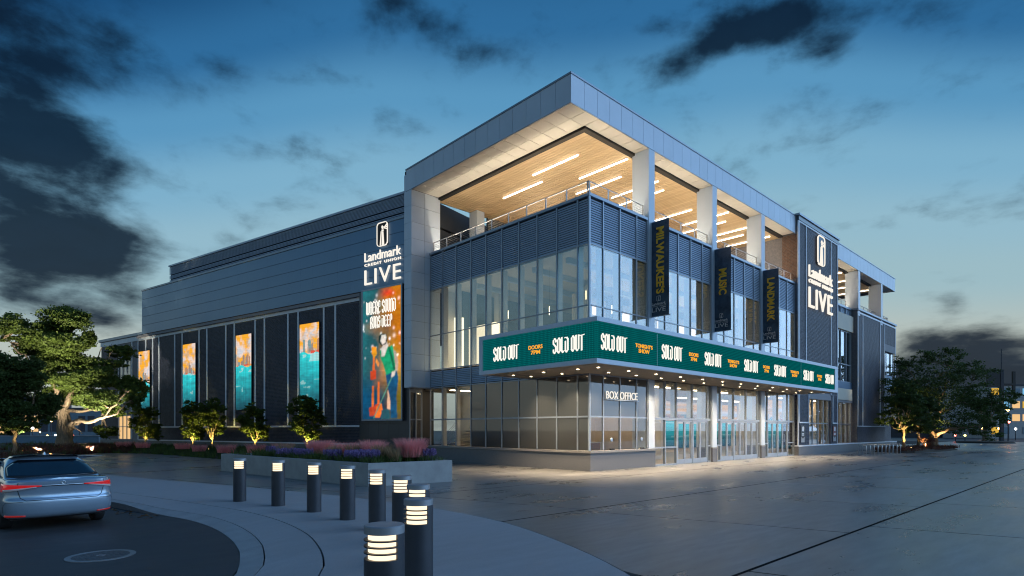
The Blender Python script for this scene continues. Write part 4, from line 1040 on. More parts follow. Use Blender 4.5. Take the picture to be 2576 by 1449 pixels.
for u in (SU(3.15), SU(18.5)): bx('panel_seam', 'white_trim', MQ, u - .006, u + .006, MV0 + .040, MV0 + .044, MZ0 + .19, MZ1 - .19)
XS, XF = MU0 + .043, MV0 + .043
for a in (3.78, 0.22): put(nib_mesh('SOLD OUT', 1.62 * KM, .60), 'lettering', 'led_white', MQ, (XS, SV(a), SZ(4.725)), *SIDE)
def doors_txt(side, p):
    w = .80 * KM
    for txt, dz, ww, dx in (('DOORS', .20, w, 0), ('7PM', 0.0, w * .66, w * .17)):
        me = text_mesh(txt, ww, .157, .012, bold=.02)
        if side: put(me, 'lettering', 'led_orange', MQ, (XS, SV(p) - dx, SZ(4.82) + dz), *SIDE)
        else: put(me, 'lettering', 'led_orange', MQ, (SU(p) + dx, XF, SZ(4.82) + dz), *FRONT)
doors_txt(True, 1.585)
for a, w in ((-.59, 1.63), (3.49, 1.64), (7.07, 1.65), (11.07, 1.65), (14.69, 1.66), (18.87, 1.68)): put(nib_mesh('SOLD OUT', w * KM, .60), 'lettering', 'led_white', MQ, (SU(a), XF, SZ(4.715)), *FRONT)
put(nib_mesh('SOLD OU', 1.50 * KM, .60), 'lettering', 'led_white', MQ, (SU(22.52), XF, SZ(4.715)), *FRONT)
for a in (5.69, 13.3, 21.1): doors_txt(False, a)
for a in (1.60, 9.30, 16.94):
    put(text_mesh("TONIGHT'S", 1.2 * KM, .157, .012, bold=.02), 'lettering', 'led_orange', MQ, (SU(a), XF, SZ(5.02)), *FRONT); put(text_mesh('SHOW', .76 * KM, .157, .012, bold=.02), 'lettering', 'led_orange', MQ, (SU(a + .22), XF, SZ(4.82)), *FRONT)
# downlights in its soffit
DL = [(0.33, 3.75), (1.33, 3.6), (0.34, 1.85), (1.35, 1.7)] + [(0.40 + 2.04 * k, -.02) for k in range(12)] + [(0.45 + 2.04 * k, -1.03) for k in range(13)]
dh = MB().lathe([(.065, .0), (.085, .0), (.085, .02), (.065, .02)], 16, cap=False).mesh('trim_ring', 'white_trim'); dd = MB().lathe([(.0, .006), (.065, .006)], 16, cap=False)
dd.f = [tuple(reversed(f)) for f in dd.f]; dd = dd.mesh('lens', 'downlight')
dlamp = bpy.data.lights.new('downlight_beam', 'SPOT'); dlamp.energy = 430; dlamp.color = (1.0, .76, .48); dlamp.spot_size = R(110); dlamp.spot_blend = .9; dlamp.shadow_soft_size = .06
for u, v in [(SU(a), SV(b)) for a, b in DL]:
    t = thing('downlight', 'small bright round downlight set in the underside of the marquee', 'downlight', (u, v, MZ0 - .004), group='downlights under the marquee')
    link('trim_ring', dh, t); link('lens', dd, t)
    lo = bpy.data.objects.new('beam', dlamp); COL.objects.link(lo); lo.parent = t; lo.location = (0, 0, -.02)
# ------------------------------------------------------------------ illuminated wall signs
def logo(par, frame, org, W, z_icon, h_icon, w_icon, x_icon, z_land, h_land, z_cr, h_cr, z_live, h_live, ext, off, mats, panel=None):
    """lighthouse tablet over three lines of lettering; off moves it out from the wall, along frame's outward normal"""
    xd, yd = Vector(frame[0]), Vector(frame[1]); nd = xd.cross(yd)
    def P(x, z): q = Vector(org) + xd * x + yd * z + nd * off; return (q.x, q.y, q.z)
    put(lighthouse_mesh(w_icon, h_icon, ext, .035), 'lighthouse_emblem', mats[0], par, P(x_icon, z_icon), *frame)
    if panel:
        m = MB(); m.box(.04 * w_icon, .96 * w_icon, .03 * h_icon, .97 * h_icon, -.01, ext * .4); put(m.mesh('emblem_panel'), 'emblem_panel', panel, par, P(x_icon, z_icon), *frame)
    put(text_mesh('Landmark', W, h_land, ext, bold=-.003), 'lettering', mats[0], par, P(0, z_land), *frame)
    put(text_mesh('CREDIT UNION', W, h_cr, ext, bold=.0, spacing=1.35), 'lettering', mats[0], par, P(0, z_cr), *frame)
    put(text_mesh('LIVE', W, h_live, ext, bold=-.006, spacing=1.12), 'lettering', mats[0], par, P(0, z_live), *frame)
S1 = thing('wall_sign', 'glowing white lighthouse emblem and LIVE lettering on blue metal cladding', 'sign', (0.4, 12.3, 10.2), WA)
logo(S1, WINGD, (3.60, 0.0, 0.0), 2.98, 2.22, 1.38, .88, 1.05, 1.50, .53, 1.22, .15, .12, .88, .07, .05, ('sign_white',), 'black')
S2 = thing('wall_sign', 'glowing white lighthouse emblem and LIVE lettering on the dark brick tower', 'sign', (24.5, TV, 10.1))
logo(S2, FRONT, (0.05, 0.0, 0.0), 4.55, 3.38, 2.10, 1.36, 1.62, 2.22, .80, 1.82, .25, .10, 1.40, .10, .06, ('sign_white',), 'far_blue')
S3 = thing('wall_sign', 'white BOX OFFICE channel letters on a ledge before frosted glass', 'sign', (2.24, -.06, 3.02))
bx('ledge', 'aluminium', S3, 0.0, 2.36, -.03, .10, 0.0, .04)
put(text_mesh('BOX OFFICE', 2.30, .33, .03, bold=-.004), 'lettering', 'sign_white', S3, (.03, .05, .06), *FRONT)
# ------------------------------------------------------------------ LED screen with a singer
def P2(*pts): return np.array(pts)
def inpoly(X, Y, poly):
    ins = np.zeros(X.shape, bool); n = len(poly); j = n - 1
    for i in range(n):
        xi, yi = poly[i]; xj, yj = poly[j]
        c = ((yi > Y) != (yj > Y)) & (X < (xj - xi) * (Y - yi) / (yj - yi + 1e-9) + xi); ins ^= c; j = i
    return ins
def concert(X, Y):
    T = 1 - Y
    a = fbm(X, T, 3, 7, 11)
    warm = np.clip((X - .35) * 1.5 + (a - .5) * 1.2 + .25 * (T < .55), 0, 1)
    r = .02 + .50 * warm; g = .07 + .12 * warm; b = .075 * (1 - warm) + .010
    tl = np.clip(1 - X * 1.8, 0, 1) * np.clip(1.1 - T * .9, 0, 1); g = g + .10 * tl; b = b + .11 * tl
    red = np.exp(-(((X - .68) / .16) ** 2 + ((T - .045) / .035) ** 2)); r = r + .45 * red; g *= 1 - .6 * red
    glow = np.exp(-(((X - .75) / .3) ** 2 + ((T - .60) / .10) ** 2)); r = r + .45 * glow; g = g + .25 * glow; b = b + .08 * glow
    low = np.clip((T - .62) / .2, 0, 1); r = r * (1 - .65 * low); g = g * (1 - .45 * low) + .02 * low; b = b + .05 * low * (1 - X)
    rng = np.random.RandomState(5)
    for _ in range(46):
        x, t = rng.rand(), .04 + .5 * rng.rand(); s = .004 + .012 * rng.rand() ** 3; k = np.exp(-(((X - x) / (s * 2.2)) ** 2 + ((T - t) / s) ** 2)) * (.5 + rng.rand()); r = r + k; g = g + k * .95; b = b + k * 1.0
    c = [r, g, b]
    sh = .75 + .5 * fbm(X, T, 9, 22, 21)
    def fill(poly, col, tex=True):
        mk = inpoly(X, T, poly)
        for i in range(3): c[i] = np.where(mk, col[i] * (sh if tex else 1), c[i])
    # guitars at the left
    for gx, t0, t1 in ((.30, .44, .69), (.27, .74, .97), (.42, .71, .95)):
        fill(P2((gx - .02, t0), (gx + .03, t0 + .005), (gx + .02, t1 - .03), (gx - .04, t1 - .03)), (.75, .16, .03)); fill(P2((gx - .10, t1 - .06), (gx + .05, t1 - .07), (gx + .06, t1), (gx - .09, t1 + .005)), (.55, .06, .02))
    fill(P2((.24, .435), (.36, .445), (.38, .50), (.30, .525), (.24, .49)), (.95, .33, .02)); fill(P2((.36, .53), (.44, .57), (.42, .60), (.34, .56)), (.9, .35, .08))
    fill(P2((.36, .90), (.50, .88), (.53, .93), (.45, .99), (.33, .99)), (.80, .20, .03)); fill(P2((.50, .93), (.70, .92), (.72, 1.0), (.48, 1.0)), (.02, .10, .13))
    fill(P2((.66, .78), (.72, .80), (.73, .93), (.64, .92)), (.75, .55, .35))
    # trousers, shirt, arms, head
    fill(P2((.60, .655), (.90, .64), (.93, .70), (.88, .83), (.90, .995), (.74, .995), (.72, .85), (.66, .76)), (.012, .085, .19))
    fill(P2((.46, .475), (.60, .455), (.78, .445), (.84, .50), (.86, .56), (.88, .635), (.62, .665), (.56, .60), (.47, .53)), (.015, .36, .16))
    fill(P2((.66, .45), (.72, .45), (.86, .62), (.82, .64)), (.01, .14, .07))
    fill(P2((.80, .475), (.88, .50), (.93, .58), (.91, .64), (.86, .64), (.85, .58)), (.60, .42, .34)); fill(P2((.76, .645), (.86, .635), (.84, .67), (.75, .69)), (.82, .66, .58))
    fill(P2((.50, .455), (.57, .43), (.64, .40), (.66, .45), (.58, .52), (.50, .52)), (.85, .66, .60)); fill(P2((.54, .36), (.62, .375), (.62, .45), (.55, .45)), (.78, .58, .52))
    fill(P2((.42, .365), (.50, .345), (.62, .355), (.66, .39), (.62, .43), (.50, .44), (.42, .41)), (.012, .03, .03))
    fill(P2((.50, .36), (.60, .355), (.63, .38), (.60, .42), (.52, .43), (.47, .40)), (.90, .70, .62)); fill(P2((.53, .375), (.56, .37), (.56, .385)), (.5, .25, .2))
    fill(P2((.76, .68), (.78, .685), (.30, .995), (.28, .99)), (.10, .30, .22), False)
    grain = .72 + .56 * fbm(X, T, 14, 40, 63); wash = fbm(X, T, 4, 10, 71)
    out_ = []
    for i, q in enumerate(c):
        for _ in range(2):
            p_ = np.pad(q, 1, mode='edge'); q = (p_[1:-1, 1:-1] * 2 + p_[:-2, 1:-1] + p_[2:, 1:-1] + p_[1:-1, :-2] + p_[1:-1, 2:]) / 6
        out_.append(q * grain * (.75 + .5 * (wash if i == 0 else 1 - wash)))
    ln = .82 + .18 * (np.floor(T * 200) % 2)
    return [q * ln for q in out_]
SC = thing('led_screen', 'tall LED screen showing a singer in green shirt and jeans', 'led screen', (0.4, 12.3, 2.28), WA)
bx('housing', 'cladding_dark', SC, .42, 3.72, .005, .17, 0.0, 7.72)
for a, b, c, d in ((.40, 3.74, 7.65, 7.74), (.40, 3.74, -.02, .07), (.40, .50, .071, 7.649), (3.64, 3.74, .071, 7.649)): bx('frame', 'aluminium', SC, a, b, .172, .205, c, d)
put(picture('display', 'led_picture', 3.14, 7.58, 86, 208, concert), 'display', 'led_picture', SC, (3.64, .178, .07), *WINGD)
put(nib_mesh('WHERE SOUND', 2.45, .80, .008), 'lettering', 'led_white', SC, (3.36, .181, 6.20), *WINGD); put(nib_mesh('RUNS DEEP', 1.82, .74, .008), 'lettering', 'led_white', SC, (3.02, .181, 5.37), *WINGD)
# ------------------------------------------------------------------ four lit artworks: city over water
def city(seed, hz, orange):
    def f(X, Y):
        T = 1 - Y; a = fbm(X, T, 3, 9, seed); b = fbm(X, T, 5, 26, seed + 9)
        sky = np.clip((a - .5) * 5 + .5 + (.35 - T) * orange, 0, 1)
        r = .80 * sky + .70 * (1 - sky); g = .36 * sky + .56 * (1 - sky); bl = .03 * sky + .50 * (1 - sky)
        st = (b > .56) & (T > .06); r = np.where(st, r * .75, r); g = np.where(st, g * .95, g); bl = np.where(st, bl * .9 + .12, bl)
        rng = np.random.RandomState(seed)
        for k in range(13):
            x = rng.rand(); w = .03 + .05 * rng.rand(); top = hz - .03 - .15 * rng.rand() ** 1.4
            mk = (np.abs(X - x) < w) & (T > top + np.abs(X - x) * .25) & (T < hz); col = [(.40, .30, .25), (.25, .38, .40), (.55, .30, .18), (.62, .45, .34)][k % 4]
            tx = .55 + .6 * ((np.floor(T * 120) + np.floor(X * 40)) % 2) * .5
            r = np.where(mk, col[0] * tx, r); g = np.where(mk, col[1] * tx, g); bl = np.where(mk, col[2] * tx, bl)
        rd_ = (np.abs(T - hz + .01) < .012) & (fbm(X, T, 6, 20, seed + 3) > (.50 if seed == 37 else .60)); r = np.where(rd_, .6, r); g = np.where(rd_, .08, g); bl = np.where(rd_, .05, bl)
        wave = hz + .012 * np.sin(X * 9 + seed) + .02 * (X - .5)
        wt = T > wave; d = np.clip((T - hz) / (1 - hz), 0, 1)
        w1 = fbm(X + .25 * vnoise(X, T, 3, 14, seed + 5), T, 4, 22, seed + 4)
        wr = .01 + .02 * (1 - d); wg = (.50 * (1 - d) ** 1.3 + .055) * (.55 + .9 * w1); wb = (.50 * (1 - d) ** 1.2 + .075) * (.6 + .8 * w1)
        foam = (w1 > .62) & (d < .14) | (w1 > .70) & (d > .45) & (d < .75)
        wr = np.where(foam, .30 * (1 - d * .7), wr); wg = np.where(foam, .60 * (1 - d * .6), wg); wb = np.where(foam, .60 * (1 - d * .6), wb)
        ray_ = .85 + .3 * vnoise(X, T * .2, 16, 2, seed + 8)
        r = np.where(wt, wr, r); g = np.where(wt, wg * ray_, g); bl = np.where(wt, wb * ray_, bl)
        ln = .86 + .14 * (np.floor(T * 110) % 2)
        return [r * ln, g * ln, bl * ln]
    return f
ARTS = [(8.13, 10.16, 2.95, 8.70, 3, .34, 1.6, 'lit city skyline artwork with the most orange sky, near the LED screen'),
        (15.66, 17.66, 3.16, 8.65, 14, .42, .8, 'lit skyline artwork, second along from the LED screen, turquoise lower half'),
        (23.29, 25.26, 3.2, 8.60, 25, .45, 1.0, 'lit skyline artwork between the white strips, third along from the LED screen'),
        (30.80, 32.85, 3.2, 8.60, 37, .50, .4, 'lit skyline artwork with two pale towers, last before the grey annex')]
for s0, s1, z0, z1, sd, hz, og, lab in ARTS:
    t = thing('lit_artwork', lab, 'artwork', Matrix.Translation((0.4, 12.3, 0)) @ Matrix.Rotation(WA, 4, 'Z') @ Vector((s0, -.22, z0)), WA, group='lit artworks on the brick hall')
    bx('backing', 'black', t, 0, s1 - s0, 0.0, .05, 0, z1 - z0)
    put(picture('picture', 'art_lit', s1 - s0 - .04, z1 - z0 - .04, 48, 132, city(sd, hz, og)), 'picture', 'art_lit', t, (s1 - s0 - .02, .053, .02), *WINGD)
# lobby mural
def mural(X, Y):
    f = city(51, .42, .9)(X, Y); return f
mu = thing('lobby_mural', 'wide orange and teal waterfront mural glowing inside the entrance hall', 'mural', (7.0, 8.9, .3))
put(picture('picture', 'mural_lit', 26.0, 3.6, 150, 40, mural), 'picture', 'mural_lit', mu, (0, 0.02, 0), *FRONT)
bx('backing', 'black', mu, 0, 26, .03, .08, 0, 3.6)
mu2 = thing('lobby_mural', 'orange over teal wave mural behind the tower window', 'mural', (24.2, 2.8, .35))
put(picture('picture', 'mural_lit', 6.2, 3.6, 60, 50, city(77, .42, 1.2)), 'picture', 'mural_lit', mu2, (0, 0.02, 0), *FRONT)
bx('backing', 'black', mu2, 0, 6.2, .03, .08, 0, 3.6)
# ------------------------------------------------------------------ banners
def banner(u, words, lab, z_top, h_text, size):
    t = thing('banner', lab, 'banner', (u, 0, 7.05), group=None)
    H_ = 4.42; v0, v1 = .12, -.92; L_ = v0 - v1
    n = 12; m = MB()
    for i in range(n):
        a, b = H_ * i / n, H_ * (i + 1) / n; wa, wb = .012 * math.sin(a * 2.1), .012 * math.sin(b * 2.1)
        m.poly([(wa, v0, a), (wa, v1, a), (wb, v1, b), (wb, v0, b)])
        m.poly([(wa + .012, v1, a), (wa + .012, v0, a), (wb + .012, v0, b), (wb + .012, v1, b)])
    m.build('cloth', 'banner_cloth', t)
    for z in (-.02, H_): MB().tube([(.005, .16, z), (.005, v1 - .07, z)], .022, 8).build('arm', 'aluminium', t)
    # word reads downwards
    me = text_mesh(words, size, .45, .003, bold=.04)
    xd, yd = (0, 0, -1), (0, -1, 0)
    put(me, 'lettering', 'banner_gold', t, (-.022, v0 - .35 - .02, H_ - z_top), xd, yd)
    for txt, w, h, z, bo in (('Landmark', .74, .135, .50, .01), ('CREDIT UNION', .74, .045, .425, .0), ('LIVE', .74, .20, .19, 0)):
        put(text_mesh(txt, w, h, .003, bold=bo), 'lettering', 'banner_white', t, (-.022, v0 - .15, z), *SIDE)
    put(lighthouse_mesh(.22, .25, .003, .06), 'lighthouse_emblem', 'banner_white', t, (-.022, v0 - .40, .68), *SIDE)
banner(5.75, "MILWAUKEE'S", "dark vertical banner with gold MILWAUKEE'S lettering on first column", .30, .4, 3.10)
banner(11.78, 'MUSIC', 'dark vertical banner with short gold MUSIC lettering on second column', 1.10, .4, 1.40)
banner(17.84, 'LANDMARK', 'dark vertical banner with gold LANDMARK lettering on the column by the tower', .52, .4, 2.62)
# posters on the tower piers
for u, mt, lab in ((23.27, 'poster_black', 'narrow black concert poster on brick left of the mural window'), (29.45, 'poster_red', 'narrow red and black concert poster on brick right of the mural window')):
    t = thing('poster', lab, 'poster', (u, TV - .03, .84))
    bx('sheet', 'poster_black', t, 0, .78, 0, .02, 0, 1.20)
    bx('picture', mt, t, .06, .72, -.004, -.001, .45, 1.14)
    m = MB(); m.poly([(.22, -.006, .80), (.56, -.006, .78), (.60, -.006, 1.05), (.44, -.006, 1.14), (.26, -.006, 1.08)]); m.build('figure', 'banner_white', t)
    m = MB()
    for k in range(6): m.box(.12 + k * .095, .17 + k * .095, -.007, -.0045, .04, .28 + .04 * abs(k - 2.5))
    m.build('lettering', 'banner_white', t)
    for k in range(2): bx('lettering', 'banner_white', t, .20, .58, -.008, -.0045, .50 + k * .09, .56 + k * .09)
# exit signs, pendants, drum lamp on the upper floor
for u, v in ((6.55, 1.3), (18.6, 1.3)):
    t = thing('exit_sign', 'small red lit exit sign hanging behind the upper glass', 'exit sign', (u, v, 6.45), group='exit signs behind the upper glass')
    bx('housing', 'black', t, 0, .55, 0, .08, 0, .24); put(text_mesh('EXIT', .40, .13, .006), 'lettering', 'exit_red', t, (.075, -.002, .055), *FRONT)
    bx('stem', 'aluminium', t, .26, .29, .03, .05, .24, 3.4)
PEN = [(3.6, 2.2, 7.9), (3.2, 4.2, 7.4), (3.9, 5.6, 7.6), (3.4, 7.4, 7.7), (4.4, 1.9, 7.2), (5.6, 2.2, 7.5), (3.2, 9.0, 7.6), (7.6, 3.0, 7.4)]
for i, (u, v, z) in enumerate(PEN):
    t = thing('pendant_light', 'slim glowing pendant rod hanging in the upper lounge', 'pendant light', (u, v, z), group='pendant rods in the upper lounge')
    MB().tube([(0, 0, 0), (0, 0, .42)], .016, 6).build('rod', 'pendant_glow', t); MB().tube([(0, 0, .42), (0, 0, 9.98 - z)], .005, 4).build('cord', 'black', t)
t = thing('drum_lamp', 'wide drum lamp with a crown of small lights inside the upper glass', 'lamp', (3.7, 7.6, 6.15))
MB().lathe([(.72, 0), (.74, .1), (.74, .18)], 32, cap=False).build('shade', 'desk_wood', t)
for k in range(28): 
    a = 6.283 * k / 28; MB().box(-.015, .015, -.015, .015, .19, .33).build('bulb', 'pendant_glow', t, loc=(.72 * math.cos(a), .72 * math.sin(a), 0))
MB().tube([(0, 0, .1), (0, 0, 3.8)], .008, 5).build('cord', 'black', t)
# ------------------------------------------------------------------ bollard lights
BP = [(-12.90, -.58), (-12.54, -2.06), (-12.36, -3.55), (-12.35, -5.02), (-12.53, -6.45), (-12.92, -7.85), (-13.53, -9.20), (-14.40, -10.49), (-15.49, -11.66)]
def make_bollard():
    t = thing('bollard_light', 'round dark grey metal bollard with glowing slatted lamp head on pavement', 'bollard', (0, 0, .004), group='bollard lights in a curve along the pavement')
    r = .148
    MB().lathe([(r, 0), (r, .80)], 40).build('body', 'bollard_metal', t, smooth=False)
    smooth_by_angle(t.children[-1] if False else [c for c in t.children if c.name.startswith('body')][0])
    MB().lathe([(.118, .80), (.118, .985)], 36, cap=False).build('lamp', 'bollard_glow', t, smooth=True)
    # opaque back half behind the lamp
    m = MB()
    a0, a1 = R(-62), R(122)
    n = 22
    for k in range(n):
        p, q = a0 + (a1 - a0) * k / n, a0 + (a1 - a0) * (k + 1) / n
        m.poly([(r * math.cos(p), r * math.sin(p), .80), (r * math.cos(q), r * math.sin(q), .80), (r * math.cos(q), r * math.sin(q), .985), (r * math.cos(p), r * math.sin(p), .985)])
        m.poly([(r * .88 * math.cos(q), r * .88 * math.sin(q), .80), (r * .88 * math.cos(p), r * .88 * math.sin(p), .80), (r * .88 * math.cos(p), r * .88 * math.sin(p), .985), (r * .88 * math.cos(q), r * .88 * math.sin(q), .985)])
    for p in (a0, a1): m.poly([(r * math.cos(p), r * math.sin(p), .80), (r * .88 * math.cos(p), r * .88 * math.sin(p), .80), (r * .88 * math.cos(p), r * .88 * math.sin(p), .985), (r * math.cos(p), r * math.sin(p), .985)])
    m.build('shield', 'bollard_metal', t)
    for k in range(3):
        z = .80 + .046 * (k + 1)
        MB().lathe([(.112, z - .005), (r + .001, z - .005), (r + .001, z + .005), (.112, z + .005)], 36, cap=False).build('slat', 'bollard_metal', t)
    MB().lathe([(r, .985), (r, 1.038), (r - .006, 1.045), (0.0, 1.046)], 40, cap=False).build('cap', 'bollard_cap', t)
    c = [k for k in t.children if k.name.startswith('cap')][0]; smooth_by_angle(c)
    return t
b0 = make_bollard()
CXB, CYB = -19.0, -4.3
for i, (u, v) in enumerate(BP):
    b = b0 if i == 0 else copy_tree(b0)
    b.location = (u, v, .004)
    # lamp opening turned towards the road
    d = math.atan2(CAMY - v, CAMX - u)
    b.rotation_euler = (0, 0, d - R(48) - R(210))
# ------------------------------------------------------------------ planter with grasses
PC = [(-9.87, 11.05), (-8.86, .42), (-5.82, .22), (-5.2, 11.0)]
PH = .72
pt = thing('planter', 'long low concrete planter box full of grasses on the plaza', 'planter', (PC[1][0], PC[1][1], 0))
def off(p): return (p[0] - PC[1][0], p[1] - PC[1][1])
Q = [off(p) for p in PC]; cxq = sum(q[0] for q in Q) / 4; cyq = sum(q[1] for q in Q) / 4
def inset(q, d):
    a = Vector((cxq - q[0], cyq - q[1])); k = Vector((1 if a.x > 0 else -1, 1 if a.y > 0 else -1)); return (q[0] + k.x * d, q[1] + k.y * d)
I_ = [inset(q, .16) for q in Q]
for i in range(4):
    j = (i + 1) % 4; m = MB(); b = [Q[i], Q[j], I_[j], I_[i]]
    m.v = [(p[0], p[1], 0) for p in b] + [(p[0], p[1], PH) for p in b]
    m.f = [(4, 5, 6, 7)[::-1], (0, 1, 5, 4)[::-1], (1, 2, 6, 5)[::-1], (2, 3, 7, 6)[::-1], (3, 0, 4, 7)[::-1]]
    o = m.build('wall', 'concrete', pt)
    bm = bmesh.new(); bm.from_mesh(o.data); bmesh.ops.recalc_face_normals(bm, faces=bm.faces); bm.to_mesh(o.data); bm.free()
MB().poly([(p[0], p[1], PH - .10) for p in I_]).build('soil', 'soil', pt)
def tuft(rng, m, cx, cy, z0, r, h, n, lean=.5, w=.010, seg=3):
    for _ in range(n):
        a = rng.random() * 6.283; d = r * math.sqrt(rng.random()) * .45; x, y = cx + d * math.cos(a), cy + d * math.sin(a)
        b = a + rng.gauss(0, .6); hh = h * rng.uniform(.6, 1.08); ln = lean * hh * rng.uniform(.2, 1.0); ww = w * rng.uniform(.7, 1.3)
        ta = rng.random() * 6.283; px_, py_ = math.cos(ta) * ww, math.sin(ta) * ww
        prev = None
        for k in range(seg + 1):
            t = k / seg; X = x + math.cos(b) * ln * t ** 1.7; Y = y + math.sin(b) * ln * t ** 1.7; Z = z0 + hh * (t - .25 * t ** 3 * lean); f = 1 - t * .85
            cur = ((X - px_ * f, Y - py_ * f, Z), (X + px_ * f, Y + py_ * f, Z))
            if prev: m.poly([prev[0], prev[1], cur[1], cur[0]])
            prev = cur
def spikes(rng, m, cx, cy, z0, r, h, n, s=.028):
    """small flower heads as short crossed flakes on stems"""
    for _ in range(n):
        a = rng.random() * 6.283; d = r * math.sqrt(rng.random()); x, y = cx + d * math.cos(a), cy + d * math.sin(a); z = z0 + h * rng.uniform(.65, 1.05)
        for k in range(4):
            b = rng.random() * 6.283; q = rng.uniform(.5, 1) * s; zz = z + k * .035
            m.poly([(x - math.cos(b) * q, y - math.sin(b) * q, zz), (x + math.cos(b) * q, y + math.sin(b) * q, zz), (x + math.cos(b + 1) * q * .6, y + math.sin(b + 1) * q * .6, zz + .045)])
def clump(kind, label, u, v, z0, r, h, n, seed, group=None):
    rng = random.Random(seed)
    t = thing({'pink': 'muhly_grass', 'tan': 'feather_grass', 'lavender': 'lavender', 'red': 'red_shrub'}[kind], label, {'pink': 'ornamental grass', 'tan': 'ornamental grass', 'lavender': 'lavender', 'red': 'shrub'}[kind], (u, v, z0), 0, group)
    g = MB(); tuft(rng, g, 0, 0, 0, r * .9, h * .55, n // 3, .55, .011); g.build('leaves', 'grass_green' if kind != 'red' else 'shrub_red', t)
    f = MB()
    if kind == 'pink': tuft(rng, f, 0, 0, h * .25, r * 1.25, h * .85, n, .55, .008)
    elif kind == 'tan': tuft(rng, f, 0, 0, h * .2, r * 1.1, h * .85, n, .5, .009)
    elif kind == 'red': spikes(rng, f, 0, 0, 0, r, h, n, .05); tuft(rng, f, 0, 0, 0, r, h, n // 2, .7, .012)
    else: spikes(rng, f, 0, 0, 0, r, h * .85, n); tuft(rng, f, 0, 0, 0, r * 1.4, h * .8, n // 3, .3, .007)
    f.build('plumes' if kind in ('pink', 'tan') else 'flowers', {'pink': 'grass_pink', 'tan': 'grass_tan', 'lavender': 'lavender', 'red': 'shrub_red'}[kind], t)
    return t
def pl_at(fa, fb):
    """a point in the planter: fa along its long side from the near corner, fb across from the road side"""
    a = Vector(PC[1]).lerp(Vector(PC[0]), fa); b = Vector(PC[2]).lerp(Vector(PC[3]), fa); q = a.lerp(b, fb); return q.x, q.y
GP = 'pink grasses in the planter'
for i, (fa, fb, r, h, n) in enumerate([(.55, .45, .70, .72, 1200), (.40, .50, .60, .66, 900), (.30, .62, .50, .76, 900), (.22, .50, .66, .70, 1200), (.145, .72, .30, .66, 450), (.075, .66, .70, .84, 1600), (.72, .6, .6, .66, 800)]):
    clump('pink', 'billowing pink muhly grass clump growing in the concrete planter', *pl_at(fa, fb), PH - .1, r, h, n, 100 + i, GP)
for i, (fa, fb, r, h, n) in enumerate([(.11, .22, .42, .40, 330), (.16, .20, .42, .38, 300), (.06, .80, .35, .42, 260), (.30, .20, .32, .36, 200), (.47, .16, .35, .36, 200), (.58, .15, .40, .34, 220), (.80, .3, .4, .36, 200)]):
    clump('lavender', 'low purple lavender patch growing along the edge of the planter', *pl_at(fa, fb), PH - .1, r, h, n, 200 + i, 'lavender in the planter')
for i, (fa, fb, r, h, n) in enumerate([(.13, .42, .5, .66, 520), (.26, .36, .5, .66, 520), (.64, .2, .5, .62, 500), (.055, .40, .32, .6, 260), (.35, .3, .4, .6, 300)]):
    clump('tan', 'pale tan feather grass clump growing in the planter', *pl_at(fa, fb), PH - .1, r, h, n, 300 + i, 'tan grasses in the planter')
rng = random.Random(9); m = MB()
for _ in range(520):
    u, v = pl_at(.02 + .95 * rng.random(), .06 + .88 * rng.random()); tuft(rng, m, u, v, PH - .1, .22, rng.uniform(.26, .5), 15, .7, .013, 2)
tag(m.build('planter_greenery', 'grass_green'), 'dense green grass filling the concrete planter', 'grass', kind='stuff')
# ------------------------------------------------------------------ planting bed below the hall, and the island at the right
def wpt(s, y): q = Matrix.Rotation(WA, 4, 'Z') @ Vector((s, y, 0)); return (q.x + .4, q.y + 12.3)
front = [(-5.6, 11.6), (-6.7, 16.0), (-6.9, 21.3), (-7.4, 27.0), (-8.2, 33.0), (-10.2, 36.8), (-12.6, 35.0), (-14.9, 26.5), (-16.9, 23.2), (-22, 24.5), (-30, 27)]
back = [wpt(0.2, -.1), wpt(3.5, -.1), wpt(9, -.1), wpt(15, -.1), wpt(21, -.1), wpt(27, -.1), wpt(33, -.1), wpt(41, -.1), (-13, 58), (-24, 60), (-36, 60)]
m = MB(); nb = 8; grid = []
for (fx_, fy_), (bx_, by_) in zip(front, back):
    grid.append([(fx_ + (bx_ - fx_) * k / nb, fy_ + (by_ - fy_) * k / nb, -.02 + .46 * (1 - (1 - k / nb) ** 2)) for k in range(nb + 1)])
for a, b in zip(grid[:-1], grid[1:]):
    for k in range(nb): m.poly([a[k], b[k], b[k+1], a[k+1]])
bed = m.build('planting_bed', 'soil', smooth=True); tag(bed, kind='structure')
bm = bmesh.new(); bm.from_mesh(bed.data); bmesh.ops.remove_doubles(bm, verts=bm.verts, dist=1e-4); bmesh.ops.recalc_face_normals(bm, faces=bm.faces); bm.to_mesh(bed.data); bm.free()
def bedpt(i, f):
    i0 = min(int(i), len(grid) - 2); t = i - i0; k = f * nb; k0 = min(int(k), nb - 1); s = k - k0
    A = Vector(grid[i0][k0]).lerp(Vector(grid[i0][k0+1]), s); B = Vector(grid[i0+1][k0]).lerp(Vector(grid[i0+1][k0+1]), s); return A.lerp(B, t)
rng = random.Random(21); m = MB(); m2 = MB()
for _ in range(1500):
    p = bedpt(rng.uniform(0.1, 9.8), rng.random() ** 1.5 * .9); tuft(rng, m if rng.random() < .72 or p.x > -9 else m2, p.x, p.y, p.z - .02, .35, rng.uniform(.2, .5), 11, .8, .020, 2)
for _ in range(420):
    p = bedpt(rng.uniform(4.6, 9.9), rng.random() * .55); tuft(rng, m2, p.x, p.y, p.z - .02, .5, rng.uniform(.35, .7), 16, .8, .022, 2)
